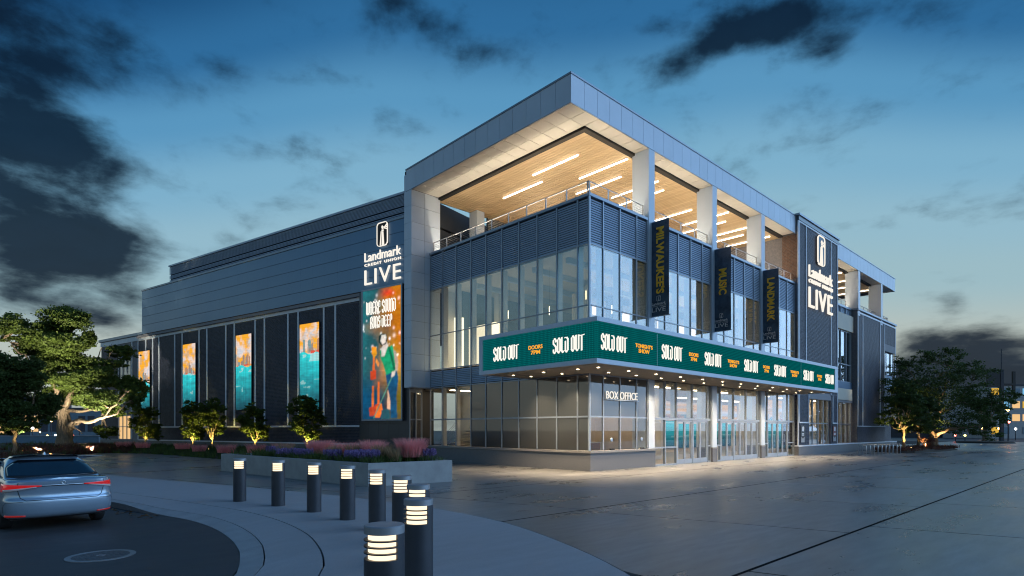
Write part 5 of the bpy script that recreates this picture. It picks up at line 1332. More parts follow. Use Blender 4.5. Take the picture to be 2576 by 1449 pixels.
tag(m.build('bed_grass', 'grass_green'), 'low dark green grass covering the planting bed', 'grass', kind='stuff'); tag(m2.build('bed_shrubs', 'shrub_red'), 'low reddish brown heath covering the bed under the trees', 'ground cover', kind='stuff')
for i, (a, f, r, h) in enumerate([(1.7, .25, .8, .75), (2.3, .2, .9, .7), (3.0, .2, .7, .6), (3.6, .3, .8, .6), (4.6, .3, .8, .6), (5.2, .35, .8, .6), (1.2, .3, .8, .8)]):
    p = bedpt(a, f); clump('pink', 'pink muhly grass clump growing in the bed below the brick hall', p.x, p.y, p.z, r, h, 900, 400 + i, 'pink grasses in the bed below the hall')
IS = [(32.9, -3.2), (33.1, -4.55), (38, -5.1), (44.2, -5.3), (46.0, -4.6), (46.6, -3), (45.5, -1.6), (38, -1.2), (34, -1.6)]
c_ = Vector((39.8, -3.2, 0)); m = MB()
for i in range(len(IS)):
    a, b = Vector((*IS[i], 0.0)), Vector((*IS[(i+1) % len(IS)], 0.0)); au, bu = a.lerp(c_, .12) + Vector((0, 0, .20)), b.lerp(c_, .12) + Vector((0, 0, .20))
    m.poly([a, b, bu, au]); m.poly([au, bu, c_ + Vector((0, 0, .26))])
isl = m.build('planting_island', 'soil'); tag(isl, kind='structure')
rng = random.Random(31); m = MB()
for _ in range(420):
    i = rng.randrange(len(IS)); p = Vector(IS[i]).lerp(Vector(IS[(i+1) % len(IS)]), rng.random()).lerp(Vector((39.8, -3.2)), rng.random() ** 1.3); tuft(rng, m, p.x, p.y, .15, .3, rng.uniform(.2, .42), 12, .8, .018, 2)
tag(m.build('island_grass', 'shrub_red'), 'low brown grass covering the round planting island at the right', 'grass', kind='stuff')
clump('red', 'small crimson shrub lit on the island beside the old tree', 41.2, -3.7, .22, .55, .7, 300, 555)
# ------------------------------------------------------------------ bicycle hoops
A0, A1, Dv = Vector((26.55, -3.2)), Vector((31.6, -4.0)), Vector((.62, .66))
hoop = None
for i in range(10):
    p = A0.lerp(A1, i / 9)
    if hoop is None:
        hoop = thing('bike_rack', 'steel bicycle hoop in the row before the granite plinth', 'bike rack', group='bicycle hoops in a row')
        L_ = Dv.length; pts = [(0, 0, 0), (0, 0, .58), (0.02, 0, .64), (.07, 0, .68), (L_ - .07, 0, .68), (L_ - .02, 0, .64), (L_, 0, .58), (L_, 0, 0)]
        MB().tube(pts, .026, 8).build('hoop', 'steel', hoop, smooth=True)
        for x in (0, L_): MB().lathe([(.06, 0), (.06, .012), (.03, .013)], 12, c=(x, 0)).build('foot_plate', 'steel', hoop)
        b = hoop
    else: b = copy_tree(hoop)
    b.location = (p.x, p.y, 0.002); b.rotation_euler = (0, 0, math.atan2(Dv.y, Dv.x))
# ------------------------------------------------------------------ trees
RZ_CAM = math.atan2(RT[1], RT[0])
def leaves(rng, m, c, rad, n, size):
    """n small folded leaves through an ellipsoid, gathered in sub-clumps so that gaps remain"""
    subs = []
    for _ in range(max(5, n // 45)):
        while True:
            p = Vector((rng.uniform(-1, 1), rng.uniform(-1, 1), rng.uniform(-1, 1)))
            if .25 < p.length < 1: break
        subs.append((p, rng.uniform(.16, .34)))
    for _ in range(n):
        s, sr = rng.choice(subs); q = s + Vector((rng.gauss(0, 1), rng.gauss(0, 1), rng.gauss(0, .75))) * sr * .52
        P = Vector((c[0] + q.x * rad[0], c[1] + q.y * rad[1], c[2] + q.z * rad[2]))
        a = Vector((rng.gauss(0, 1), rng.gauss(0, 1), rng.gauss(0, .6) - .2)).normalized(); b = a.cross(Vector((rng.gauss(0, 1), rng.gauss(0, 1), rng.gauss(0, 1)))).normalized()
        L = size * rng.uniform(.7, 1.35); W = L * .34; nn = a.cross(b) * L * .12
        m.poly([P - a * L * .5, P - b * W + nn, P + a * L * .5, P + b * W + nn])
def wander(rng, pts, k=4, amp=.08):
    """subdivide a limb and give it crooks"""
    out = [Vector(pts[0])]
    for p, q in zip(pts[:-1], pts[1:]):
        p, q = Vector(p), Vector(q); L = (q - p).length
        for i in range(1, k + 1):
            v = p.lerp(q, i / k)
            if i < k: v = v + Vector((rng.gauss(0, 1), rng.gauss(0, 1), rng.gauss(0, 1))) * amp * L * .5
            out.append(v)
    return out
def tree(name, label, loc, trunk, limbs, pads, n_leaf, size, mat, seed, group=None, depth_j=1.0, base_r=.3, rz=RZ_CAM, flare=1.0, twigs=True):
    """trunk / limbs: polylines in the tree's own space (x to the right, y away, z up); pads: leaf masses (x, y, z, rx, ry, rz)"""
    rng = random.Random(seed)
    t = thing(name, label, 'tree', loc, rz, group)
    tr = MB(); tp = wander(rng, trunk, 4, .05); n = len(tp)
    tr.tube(tp, [base_r * (1.0 + flare * .55 * max(0, 1 - i / (n * .35)) ** 2 - .38 * i / (n - 1)) for i in range(n)], 14)
    # buttress ribs on thick trunks
    if base_r > .3:
        for k in range(9):
            a = 6.283 * k / 9 + rng.random() * .4; o0 = Vector((math.cos(a), math.sin(a), 0))
            tr.tube([tp[i] + o0 * base_r * ((1.30 if i == 0 else .88 - .25 * i / n) + rng.uniform(-.06, .06)) - (Vector((0, 0, .05)) if i == 0 else Vector()) for i in range(0, n, 1)], [base_r * .26 * (1 - .5 * i / n) for i in range(n)], 7)
    tr.build('trunk', 'bark', t, smooth=True)
    tips = []
    for L_, r0 in limbs:
        lp = wander(rng, L_, 4, .10); nn = len(lp)
        MB().tube(lp, [max(.012, r0 * (1 - .85 * i / (nn - 1))) for i in range(nn)], 8).build('limb', 'bark', t, smooth=True)
        tips += lp[2:]
    cr_ = MB(); tw = MB()
    tot_ = sum(p[3] * p[5] for p in pads)
    anchors = tips + tp[len(tp)//2:]
    for p in pads:
        c = (p[0], p[1] + rng.uniform(-1, 1) * depth_j, p[2])
        leaves(rng, cr_, c, (p[3], p[4], p[5]), int(n_leaf * p[3] * p[5] / tot_), size)
        if twigs:
            a = min(anchors, key=lambda q: (q - Vector(c)).length)
            for k in range(3):
                e_ = Vector(c) + Vector((rng.uniform(-.6, .6) * p[3], rng.uniform(-.6, .6) * p[4], rng.uniform(-.4, .5) * p[5]))
                lp = wander(rng, [a, a.lerp(e_, .5) + Vector((0, 0, -.08 * (e_ - a).length)), e_], 3, .14)
                tw.tube(lp, [max(.008, base_r * .13 * (1 - .9 * i / (len(lp) - 1))) for i in range(len(lp))], 5)
    cr_.build('crown', mat, t)
    if twigs and tw.v: tag(tw.build('twigs', 'bark', t, smooth=True), kind='stuff')
    return t
def uplight(u, v, z, target, energy, label, size=70, col=(1.0, .74, .30)):
    t = thing('uplight', label, 'uplight', (u, v, z), group='ground uplights under the trees')
    MB().lathe([(.07, 0), (.07, .10), (.085, .12), (.085, .16)], 14, cap=True).build('housing', 'black', t)
    MB().lathe([(0, .162), (.075, .162)], 14, cap=False).build('lens', 'lamp_warm', t)
    ld = bpy.data.lights.new('uplight_beam', 'SPOT'); ld.energy = energy; ld.color = col; ld.spot_size = R(size); ld.spot_blend = .8; ld.shadow_soft_size = .05
    lo = bpy.data.objects.new('beam', ld); COL.objects.link(lo); lo.parent = t; lo.location = (0, 0, .20)
    lo.rotation_euler = (Vector(target) - Vector((u, v, z + .2))).to_track_quat('-Z', 'Y').to_euler()
def Z1(zx, zy, bx_, by_, k): return ((zx - bx_) * k, 0.0, (by_ - zy) * k)
# the old spreading tree at the left
k = .00936; bx0, by0 = 540, 1320
def q1(*pts): return [Z1(a, b, bx0, by0, k) for a, b in pts]
def dz(pts, ys): return [(p[0], y, p[2]) for p, y in zip(pts, ys)]
pads = [(560, 250, 150, 75), (720, 290, 110, 80), (230, 320, 95, 75), (100, 390, 85, 45), (240, 470, 120, 80), (430, 390, 150, 95), (640, 470, 140, 80), (800, 420, 50, 60), (910, 510, 100, 55), (950, 620, 75, 28),
        (520, 600, 170, 80), (740, 640, 130, 70), (620, 760, 160, 75), (870, 740, 120, 75), (720, 900, 150, 70), (940, 930, 130, 65), (560, 880, 110, 70), (1110, 830, 100, 80), (1190, 930, 60, 60), (1040, 790, 80, 60), (790, 1180, 80, 45), (400, 700, 120, 80), (340, 900, 110, 90), (420, 540, 110, 70), (880, 1010, 90, 40)]
P = [((a - bx0) * k, 0.0, (by0 - b) * k, c * k, max(c, d) * k * .9, d * k) for a, b, c, d in pads]
limbs = [(dz(q1((575, 1165), (650, 1110), (740, 1095), (860, 1100), (980, 1060), (1060, 940), (1120, 860)), (0, -.5, -1.0, -1.3, -1.4, -1.2, -1.0)), .24),
         (dz(q1((520, 1000), (560, 880), (590, 700), (575, 420)), (0, .3, .5, .3)), .26), (dz(q1((510, 1010), (470, 800), (400, 690), (300, 560), (130, 430)), (0, -.3, -.8, -1, -1)), .20),
         (dz(q1((540, 1010), (700, 1000), (820, 1010), (900, 960)), (0, .6, 1.0, 1.2)), .15), (dz(q1((490, 1060), (380, 1050), (250, 1000)), (0, -.6, -1)), .16), (dz(q1((980, 1060), (1090, 1040), (1170, 950)), (-1.4, -1.6, -1.7)), .10),
         (dz(q1((640, 1120), (700, 1160), (770, 1200)), (-.5, -.9, -1)), .08), (dz(q1((590, 760), (700, 620), (800, 470)), (.5, .8, .6)), .12), (dz(q1((820, 700), (850, 600), (930, 520)), (.3, .2, 0)), .09), (dz(q1((580, 560), (660, 400), (720, 300)), (.4, .2, 0)), .10), (dz(q1((575, 420), (560, 300), (550, 240)), (.3, .2, .1)), .08)]
tree('oak_tree', 'old spreading tree with thick twisted trunk and long low branch, lit warm', (-12.21, 41.06, .30), dz(q1((540, 1330), (535, 1180), (525, 1060), (515, 980)), (0, 0, 0, 0)), limbs, [(p[0], p[1], p[2], p[3] * 1.12, p[4] * 1.12, p[5] * 1.15) for p in P], 90000, .165, 'leaf', 11, depth_j=1.5, base_r=.50)
uplight(-11.2, 35.9, .10, (-11.6, 41.0, 8.5), 8000, 'ground spotlight aimed up into the old spreading tree', 95, (1, .93, .70))
uplight(-14.4, 32.6, .14, (-13.9, 41.0, 7.5), 18000, 'added ground spotlight aimed up at the road side of the old tree', 62, (1, .93, .70))  # extra spotlight, added to brighten the crown
# the dark tree in front of it
k = .00769; bx0, by0 = 125, 1380
pads = [(60, 620, 150, 85), (250, 640, 115, 85), (320, 760, 100, 100), (100, 800, 210, 130), (300, 950, 115, 110), (100, 980, 210, 110), (-90, 850, 120, 140), (210, 1110, 140, 65), (20, 1140, 120, 75), (350, 1060, 60, 60), (-130, 1040, 110, 90), (120, 720, 160, 90)]
P = [((a - bx0) * k, 0.0, (by0 - b) * k, c * k, max(c, d) * k * .9, d * k) for a, b, c, d in pads]
limbs = [(q1((125, 1190), (110, 1050), (60, 800), (60, 650)), .12), (q1((125, 1180), (200, 1050), (280, 900), (300, 760)), .11), (q1((125, 1200), (20, 1080), (-90, 950)), .10)]
tree('shade_tree', 'dense dark tree with slim lit trunk beside the road behind the car', (-15.53, 33.21, .12), q1((125, 1395), (122, 1280), (125, 1180)), limbs, P, 46000, .15, 'leaf_dark', 12, depth_j=.8, base_r=.13)
uplight(-15.2, 32.0, .12, (-15.53, 33.3, 2.6), 240, 'ground spotlight at the slim trunk behind the car', 75, (1, .80, .36))
# small round trees along the hall
def small(loc, w, h, trunk_h, label, seed, n=12000):
    rng = random.Random(seed); pads = []
    for i in range(15):
        a = rng.random() * 6.283; f = rng.random(); z = trunk_h + h * (.12 + .80 * f); r = w * .5 * math.sqrt(max(.08, 1 - ((f - .42) / .62) ** 2)) * .62
        pads.append((math.cos(a) * r * rng.uniform(.5, 1.05), math.sin(a) * r * rng.uniform(.5, 1.05), z, w * .21, w * .21, h * .15))
    limbs = [([(0, 0, trunk_h * .9), (p[0] * .5, p[1] * .5, (trunk_h + p[2]) / 2), (p[0], p[1], p[2])], .03) for p in pads[:9]]
    return tree('small_tree', label, loc, [(0, 0, -.05), (.02, 0, trunk_h * .5), (0, 0, trunk_h), (0, 0, trunk_h + h * .5)], limbs, pads, n, .115, 'leaf_small', seed, group='small trees along the brick hall', depth_j=.1, base_r=.055, flare=.5, twigs=False)
ST = [((-7.29, 38.79, .27), 2.75, 2.75, .62, 'small round tree standing before the last lit artwork', 31, -.35), ((-5.68, 31.71, .26), 2.15, 2.7, .75, 'small tree with bright lit trunk, one of the touching pair', 32, 0), ((-5.05, 29.2, .26), 2.3, 2.8, .80, 'small tree with darker trunk, one of the touching pair', 33, 0),
      ((-3.92, 24.04, .30), 2.35, 2.45, .62, 'small round tree standing alone between two lit artworks', 34, 0), ((-2.72, 18.76, .32), 2.5, 2.7, .75, 'small round tree next to the LED screen', 35, 0)]
for loc, w, h, th, lab, sd, _ in ST:
    small(loc, w, h, th, lab, sd)
    uplight(loc[0] - .42, loc[1] - .55, loc[2] - .02, (loc[0], loc[1], loc[2] + 1.9), 600, 'ground spotlight glowing under a ' + lab.split(',')[0], 95, (1, .80, .22))
# the group at the right
k = 1 / 44.7; bx0, by0 = 3742.3, 1785.7
pads = [(3745, 1425, 48, 36), (3830, 1418, 66, 42), (3640, 1465, 66, 42), (3700, 1515, 115, 55), (3865, 1500, 85, 60), (3600, 1560, 110, 55), (3780, 1590, 140, 70), (3905, 1600, 85, 55), (3965, 1595, 45, 55), (3965, 1680, 52, 45), (3850, 1690, 100, 48), (3690, 1670, 90, 60), (3900, 1735, 60, 25)]
P = [((a - bx0) * k, 0.0, (by0 - b) * k, c * k, max(c, d) * k * .9, d * k) for a, b, c, d in pads]
limbs = [(dz(q1((3742, 1745), (3760, 1725), (3795, 1712), (3830, 1706), (3870, 1700), (3930, 1680)), (0, -.3, -.7, -.9, -1, -1)), .22), (dz(q1((3740, 1745), (3731, 1712), (3726, 1666), (3700, 1560), (3650, 1480)), (0, .2, .3, .3, .2)), .24),
         (dz(q1((3745, 1740), (3770, 1650), (3800, 1560), (3830, 1440)), (0, .3, .4, .3)), .20), (dz(q1((3840, 1704), (3850, 1730)), (-.9, -1)), .06), (dz(q1((3770, 1650), (3860, 1600), (3900, 1520)), (.3, .2, .1)), .12)]
tree('old_tree', 'old tree with forked lit trunk rising from the planting island at the right', (45.3, -3.35, .16), q1((3742, 1790), (3738, 1760), (3742, 1742)), limbs, P, 25000, .16, 'leaf_dark', 13, depth_j=1.2, base_r=.42)
uplight(44.6, -4.3, .22, (45.1, -3.4, 2.6), 1000, 'ground spotlight on the forked trunk at the right', 70, (1, .68, .30))
for loc, lab, sd, kk, cx, pw in (((36.5, -3.05, .12), 'dark round tree closest to the bike racks, lit from below', 41, 50.2, 3611, 1.0), ((41.4, -3.0, .16), 'dark tree between the round one and the old forked tree', 42, 47.0, 3672, .9)):
    rng = random.Random(sd); P = []
    for i in range(20):
        a = rng.random() * 6.283; f = rng.random(); r = 1.55 * math.sqrt(max(.1, 1 - ((f - .45) / .62) ** 2)) * pw; P.append((math.cos(a) * r * .8 - .15, math.sin(a) * r * .8, 1.7 + 3.4 * f * pw, .72, .72, .46))
    tree('shade_tree', lab, loc, [(0, 0, -.05), (.04, 0, .8), (0, 0, 1.6), (0, 0, 2.6)], [([(0, 0, 1.6), (p[0] * .5, p[1] * .5, p[2] * .7), (p[0], p[1], p[2])], .06) for p in P[:8]], P, 15000, .14, 'leaf_dark', sd, group='trees on the planting island', depth_j=.1, base_r=.12, flare=.6, twigs=False)
    uplight(loc[0] - .45, loc[1] - .65, .2, (loc[0] + .05, loc[1], 2.1), 800, 'ground spotlight under the ' + lab.split(',')[0], 85, (1, .76, .26))
# a farther tree on its own little island
far_i = MB().lathe([(3.2, -.02), (2.9, .22), (0, .3)], 24, cap=False).build('tree_island', 'soil', loc=(78.5, -2.4, 0)); tag(far_i, kind='structure')
P = [(random.uniform(-2.4, 2.4), random.uniform(-2, 2), 2.6 + random.random() * 3.4, 1.2, 1.2, .8) for _ in range(16)]
tree('shade_tree', 'dim dark tree standing alone on a low island across the square', (78.5, -2.4, .25), [(0, 0, -.05), (0, 0, 1.2), (0, 0, 2.4)], [([(0, 0, 2.0), (p[0] * .6, p[1] * .6, p[2])], .1) for p in P[:6]], P, 7000, .22, 'leaf_dark', 51, depth_j=.1, base_r=.2, twigs=False)
# ------------------------------------------------------------------ parked saloon car
pm('car_paint', (0.33, 0.43, 0.54), 0.26, metal=0.5, var=0.02, scale=4, coat=1.0)
pm('car_glass', (0.010, 0.014, 0.018), 0.04, var=0.05, spec=0.9)
pm('car_dark', (0.012, 0.012, 0.014), 0.5, var=0.1)
pm('chrome', (0.75, 0.77, 0.80), 0.12, metal=1.0, var=0.03)
pm('rim_metal', (0.45, 0.47, 0.50), 0.25, metal=0.9, var=0.05)
def glowmat(name, col, e):
    m = pm(name, col, 0.12, var=0.05, coat=1.0); p = [n for n in m.node_tree.nodes if n.type == 'BSDF_PRINCIPLED'][0]
    p.inputs["Emission Color"].default_value = (*col, 1); p.inputs["Emission Strength"].default_value = e
glowmat('tail_red', (0.55, 0.012, 0.012), 0.55); glowmat('tail_clear', (0.55, 0.50, 0.50), 0.02); glowmat('reflector_red_glow', (0.45, 0.015, 0.01), 0.35)  # red reflector glows by itself in place of returned light
def lerp_tab(tab, z):
    if z <= tab[0][0]: return tab[0][1:]
    for a, b in zip(tab[:-1], tab[1:]):
        if z <= b[0]:
            t = (z - a[0]) / (b[0] - a[0]); return tuple(p + (q - p) * t for p, q in zip(a[1:], b[1:]))
    return tab[-1][1:]
#            z     half-w  rear   front  corner depth
BODY = [(.235, .800, -.84, 3.46, .42), (.265, .845, -.92, 3.50, .42), (.31, .875, -.975, 3.55, .42), (.42, .890, -1.005, 3.60, .43), (.55, .895, -1.015, 3.62, .43), (.61, .893, -1.010, 3.62, .42), (.645, .886, -.985, 3.61, .40), (.68, .882, -.972, 3.60, .40),
        (.76, .878, -.978, 3.58, .42), (.84, .872, -.995, 3.55, .44), (.92, .862, -1.015, 3.50, .47), (.965, .850, -1.022, 3.46, .50), (.985, .838, -1.005, 3.43, .50), (.995, .815, -.965, 3.38, .50)]
HOUSE = [(.98, .805, -.44, 2.62, .34), (1.04, .795, -.28, 2.46, .36), (1.12, .765, -.06, 2.20, .40), (1.22, .715, 0.20, 1.90, .42), (1.31, .655, .44, 1.62, .42), (1.37, .60, .62, 1.40, .38), (1.40, .560, .70, 1.25, .38), (1.415, .48, .86, 1.12, .34)]
def outline(tab, z, na=18, ns=14, nf=10):
    hw, yr, yf, d = lerp_tab(tab, z); kx, ky = 2 / 3.0, 2 / 3.4
    half = []
    for i in range(na + 1):
        t = math.pi / 2 * i / na; half.append((hw * math.sin(t) ** kx, yr + d * (1 - math.cos(t) ** ky)))
    y0, y1 = yr + d, yf - .6
    for i in range(1, ns + 1): half.append((hw, y0 + (y1 - y0) * i / ns))
    for i in range(1, nf + 1):
        t = math.pi / 2 * i / nf; half.append((hw * math.cos(t) ** kx if i < nf else 0.0, y1 + .6 * (1 - math.cos(math.pi/2 - (math.pi/2 - t)) ** ky) if False else y1 + .6 * math.sin(t) ** ky))
    return half            # rear centre -> right side -> front centre
def hz_(y, z): 
    s = min(1, max(0, (y - 1.7) / 1.9)); s = s*s*(3-2*s); return .235 + (z - .235) * (1 - .20 * s)
def shell(tab, zs, crown, mat, name, par, drop=True):
    m = MB(); loops = []
    for z in zs:
        h = outline(tab, z); full = h + [(-x, y) for x, y in reversed(h[1:-1])]
        b = len(m.v); m.v += [(x, y, hz_(y, z) if drop else z) for x, y in full]; loops.append((b, len(full), len(h)))
    for (b0, n, _), (b1, _, _) in zip(loops[:-1], loops[1:]):
        for i in range(n): j = (i + 1) % n; m.f.append((b0 + i, b0 + j, b1 + j, b1 + i))
    b0, n, nh = loops[0]; m.f.append(tuple(reversed(range(b0, b0 + n))))
    bT, n, nh = loops[-1]; K = 8; ribs = []
    for i in range(nh):
        R_, L_ = bT + i, bT + (n - i) % n
        if i in (0, nh - 1): ribs.append([R_] * (K + 1)); continue
        row = [R_]; xr, y, z = m.v[R_]
        for k in range(1, K):
            u = 1 - 2 * k / K; m.v.append((xr * u, y, z + crown * (1 - u*u))); row.append(len(m.v) - 1)
        row.append(L_); ribs.append(row)
    for a, b in zip(ribs[:-1], ribs[1:]):
        for k in range(K):
            f = []
            for q in (a[k], a[k+1], b[k+1], b[k]):
                if q not in f: f.append(q)
            if len(f) > 2: m.f.append(tuple(f))
    me = m.mesh(name, mat); bm = bmesh.new(); bm.from_mesh(me); bmesh.ops.recalc_face_normals(bm, faces=bm.faces); bm.to_mesh(me); bm.free()
    return link(name, me, par)
CAR = thing('parked_car', 'silver blue saloon car parked at the kerb, seen from behind', 'car', (-16.50, -.70, -KERB + .001), R(5)); CAR.scale = (.94, .94, .95)
zsb = [.235, .245, .258, .28, .31, .36, .42, .48, .54, .58, .61, .63, .645, .66, .69, .74, .79, .84, .88, .92, .945, .965, .978, .988, .995]
body = shell(BODY, zsb, .035, 'car_paint', 'body', CAR)
cut = MB()
for y in (0.0, 2.70):
    for s in (-1, 1):
        for_ = MB()
        n = 40; b = len(cut.v)
        for x in (s * .62, s * 1.1):
            for i in range(n): a = 6.283185 * i / n; cut.v.append((x, y + .365 * math.cos(a), .335 + .365 * math.sin(a)))
        for i in range(n): j = (i + 1) % n; cut.f.append((b + i, b + j, b + n + j, b + n + i))
        cut.f.append(tuple(reversed(range(b, b + n)))); cut.f.append(tuple(range(b + n, b + 2*n)))
cme = cut.mesh('cut', 'car_dark'); bm = bmesh.new(); bm.from_mesh(cme); bmesh.ops.recalc_face_normals(bm, faces=bm.faces); bm.to_mesh(cme); bm.free()
cutter = link('cut', cme, CAR)
md = body.modifiers.new('arches', 'BOOLEAN'); md.operation = 'DIFFERENCE'; md.object = cutter; md.solver = 'EXACT'; md.material_mode = 'TRANSFER'
bpy.context.view_layer.update()
nm = bpy.data.meshes.new_from_object(body.evaluated_get(bpy.context.evaluated_depsgraph_get())); body.modifiers.clear(); body.data = nm
bpy.data.objects.remove(cutter, do_unlink=True)
smooth_by_angle(body, 38)
house = shell(HOUSE, [.98, 1.0, 1.02, 1.04, 1.08, 1.12, 1.17, 1.22, 1.265, 1.31, 1.34, 1.37, 1.385, 1.40, 1.408, 1.415], .022, 'car_paint', 'greenhouse', CAR, drop=False)
smooth_by_angle(house, 60)
def arcpt(tab, z, s):
    """point on the shell at height z, s metres round from the rear centre (right positive)"""
    h = outline(tab, z, 40); d = abs(s); acc = 0
    for p, q in zip(h[:-1], h[1:]):
        L = math.hypot(q[0] - p[0], q[1] - p[1])
        if acc + L >= d or q is h[-1]:
            t = (d - acc) / L if L else 0; x, y = p[0] + (q[0] - p[0]) * t, p[1] + (q[1] - p[1]) * t; break
        acc += L
    return Vector((math.copysign(x, s) if s else 0.0, y, z))
def patch(name, mat, tab, s0, s1, lo, hi, off=.006, ns=14, nz=4, par=CAR, smooth=True):
    """a panel laid on the shell between two height curves lo(t), hi(t) for t in 0..1 along s0..s1"""
    m = MB(); G_ = []
    for i in range(ns + 1):
        t = i / ns; s = s0 + (s1 - s0) * t; col = []
        for j in range(nz + 1):
            z = lo(t) + (hi(t) - lo(t)) * j / nz; p = arcpt(tab, z, s)
            a = arcpt(tab, z, s + .01) - arcpt(tab, z, s - .01); b = arcpt(tab, z + .01, s) - arcpt(tab, z - .01, s); nrm = a.cross(b)
            nrm.normalize(); c = Vector((p.x, p.y - 1.3, 0))
            if nrm.dot(c) < 0: nrm = -nrm
            q = p + nrm * off; col.append((q.x, q.y, q.z))
        G_.append(col)
    for a, b in zip(G_[:-1], G_[1:]):
        for j in range(nz): m.poly([a[j], b[j], b[j+1], a[j+1]])
    me = m.mesh(name, mat, smooth); bm = bmesh.new(); bm.from_mesh(me); bmesh.ops.remove_doubles(bm, verts=bm.verts, dist=1e-5); bm.to_mesh(me); bm.free()
    o = link(name, me, par); sd = o.modifiers.new('thick', 'SOLIDIFY'); sd.thickness = off * .9; sd.offset = -1
    return o
cst = lambda v: (lambda t: v)
# glass
rw = patch('rear_window', 'car_glass', HOUSE, -.78, .78, lambda t: 1.025 + .02 * abs(2*t-1)**3, lambda t: 1.318 - .30 * max(0, abs(2*t-1) - .62) ** 1.3 * 1.6, .006, 30, 10)
patch('seal', 'car_dark', HOUSE, -.82, .82, lambda t: 1.003 + .02 * abs(2*t-1)**3, lambda t: 1.332 - .30 * max(0, abs(2*t-1) - .60) ** 1.3 * 1.6, .003, 30, 8)
for s in (-1, 1):
    patch('side_trim', 'chrome', HOUSE, s * 1.30, s * 3.25, lambda t: .995, lambda t: min(1.345, 1.06 + 1.7 * t if t < .2 else 1.345), .004, 24, 6)
    for a, b in ((1.38, 1.60), (1.64, 2.30), (2.37, 3.10)):
        patch('side_window', 'car_glass', HOUSE, s * a, s * b, cst(1.015), (lambda t: min(1.328, 1.10 + 1.25 * t)) if a < 1.5 else cst(1.328), .007, 8, 6)
# boot lid seams, tail lamps
def ribbon(name, mat, tab, pts, w=.006, off=.003, par=CAR):
    m = MB(); prev = None
    P_ = [arcpt(tab, z, s) for s, z in pts]
    for i, p in enumerate(P_):
        o_ = (p - Vector((0, 1.3, p.z))).normalized() * off; d = (P_[min(i+1, len(P_)-1)] - P_[max(i-1, 0)]).normalized(); sd = d.cross(o_.normalized()) * w
        cur = (tuple(p + o_ + sd), tuple(p + o_ - sd))
        if prev: m.poly([prev[0], prev[1], cur[1], cur[0]])
        prev = cur
    return m.build(name, mat, par)
def seg(p, q, n): return [(p[0] + (q[0] - p[0]) * i / n, p[1] + (q[1] - p[1]) * i / n) for i in range(n + 1)]
sm = []
for p, q, n in (((-.70, .96), (-.72, .86), 6), ((-.72, .86), (-.66, .66), 8), ((-.66, .66), (-.58, .605), 4), ((-.58, .605), (.58, .605), 24), ((.58, .605), (.66, .66), 4), ((.66, .66), (.72, .86), 8), ((.72, .86), (.70, .96), 6)): sm += seg(p, q, n)
ribbon('boot_seam', 'car_dark', BODY, sm, .006)
patch('boot_trim', 'car_dark', BODY, -.60, .60, cst(.868), cst(.882), .004, 20, 1); patch('boot_trim', 'chrome', BODY, -.60, .60, cst(.883), cst(.892), .006, 20, 1)
for s in (-1, 1):
    patch('tail_lamp', 'tail_red', BODY, s * .34, s * 1.26, lambda t: .880 - .110 * min(1, t * 1.25), lambda t: .893 + .030 * min(1, t * 1.6), .012, 20, 5)
    patch('tail_lamp_lens', 'tail_clear', BODY, s * .42, s * .98, lambda t: .862 - .098 * t, lambda t: .874 - .055 * t, .015, 12, 3)
    patch('reflector', 'reflector_red_glow', BODY, s * .58, s * .96, cst(.300), lambda t: .322 + .014 * t, .006, 8, 2)
    ribbon('bumper_crease_shade', 'car_dark', BODY, seg((s * .62, .585), (s * .92, .575), 8) + seg((s * .92, .575), (s * 1.02, .50), 4) + seg((s * 1.02, .50), (s * 1.03, .36), 4), .004, .002)  # dark ribbon draws the shade of the bumper crease
    ribbon('door_seam', 'car_dark', BODY, seg((s * 1.78, .96), (s * 1.84, .60), 8) + seg((s * 1.84, .60), (s * 1.95, .42), 5), .004)
    ribbon('door_seam', 'car_dark', BODY, seg((s * 2.85, .95), (s * 2.85, .30), 8), .004)
    p = arcpt(BODY, .82, s * 1.98); MB().tube([p + Vector((s * .005, -.09, 0)), p + Vector((s * .04, -.06, 0)), p + Vector((s * .04, .09, 0)), p + Vector((s * .005, .12, 0))], .012, 8).build('door_handle', 'chrome', CAR, smooth=True)
    p = arcpt(BODY, .93, s * 3.45); MB().lathe([(0, -.06), (.07, -.05), (.09, 0), (.07, .05), (0, .06)], 12, cap=False).build('mirror', 'car_paint', CAR, smooth=True, loc=(p.x + s * .045, p.y, 1.0))
bp_ = arcpt(BODY, .935, 0); o = MB().lathe([(.030, 0), (.036, .004), (.030, .008), (.024, .004)], 20, cap=False).build('badge', 'chrome', CAR, smooth=True, loc=(0, bp_.y - .004, bp_.z)); o.rotation_euler = (R(90), 0, 0)
patch('rear_valance', 'car_dark', BODY, -.86, .86, cst(.238), cst(.262), .004, 16, 1)
fin = MB(); fin.v = [(-.018, .78, 1.425), (.018, .78, 1.425), (.018, .98, 1.425), (-.018, .98, 1.425), (-.004, .80, 1.488), (.004, .80, 1.488), (.004, .84, 1.488), (-.004, .84, 1.488)]; fin.f = [(0, 1, 5, 4), (1, 2, 6, 5), (2, 3, 7, 6), (3, 0, 4, 7), (4, 5, 6, 7)]
fin.build('shark_fin_aerial', 'car_paint', CAR)
MB().box(-.75, .75, -.55, 3.2, .20, .232).build('underbody', 'car_dark', CAR)
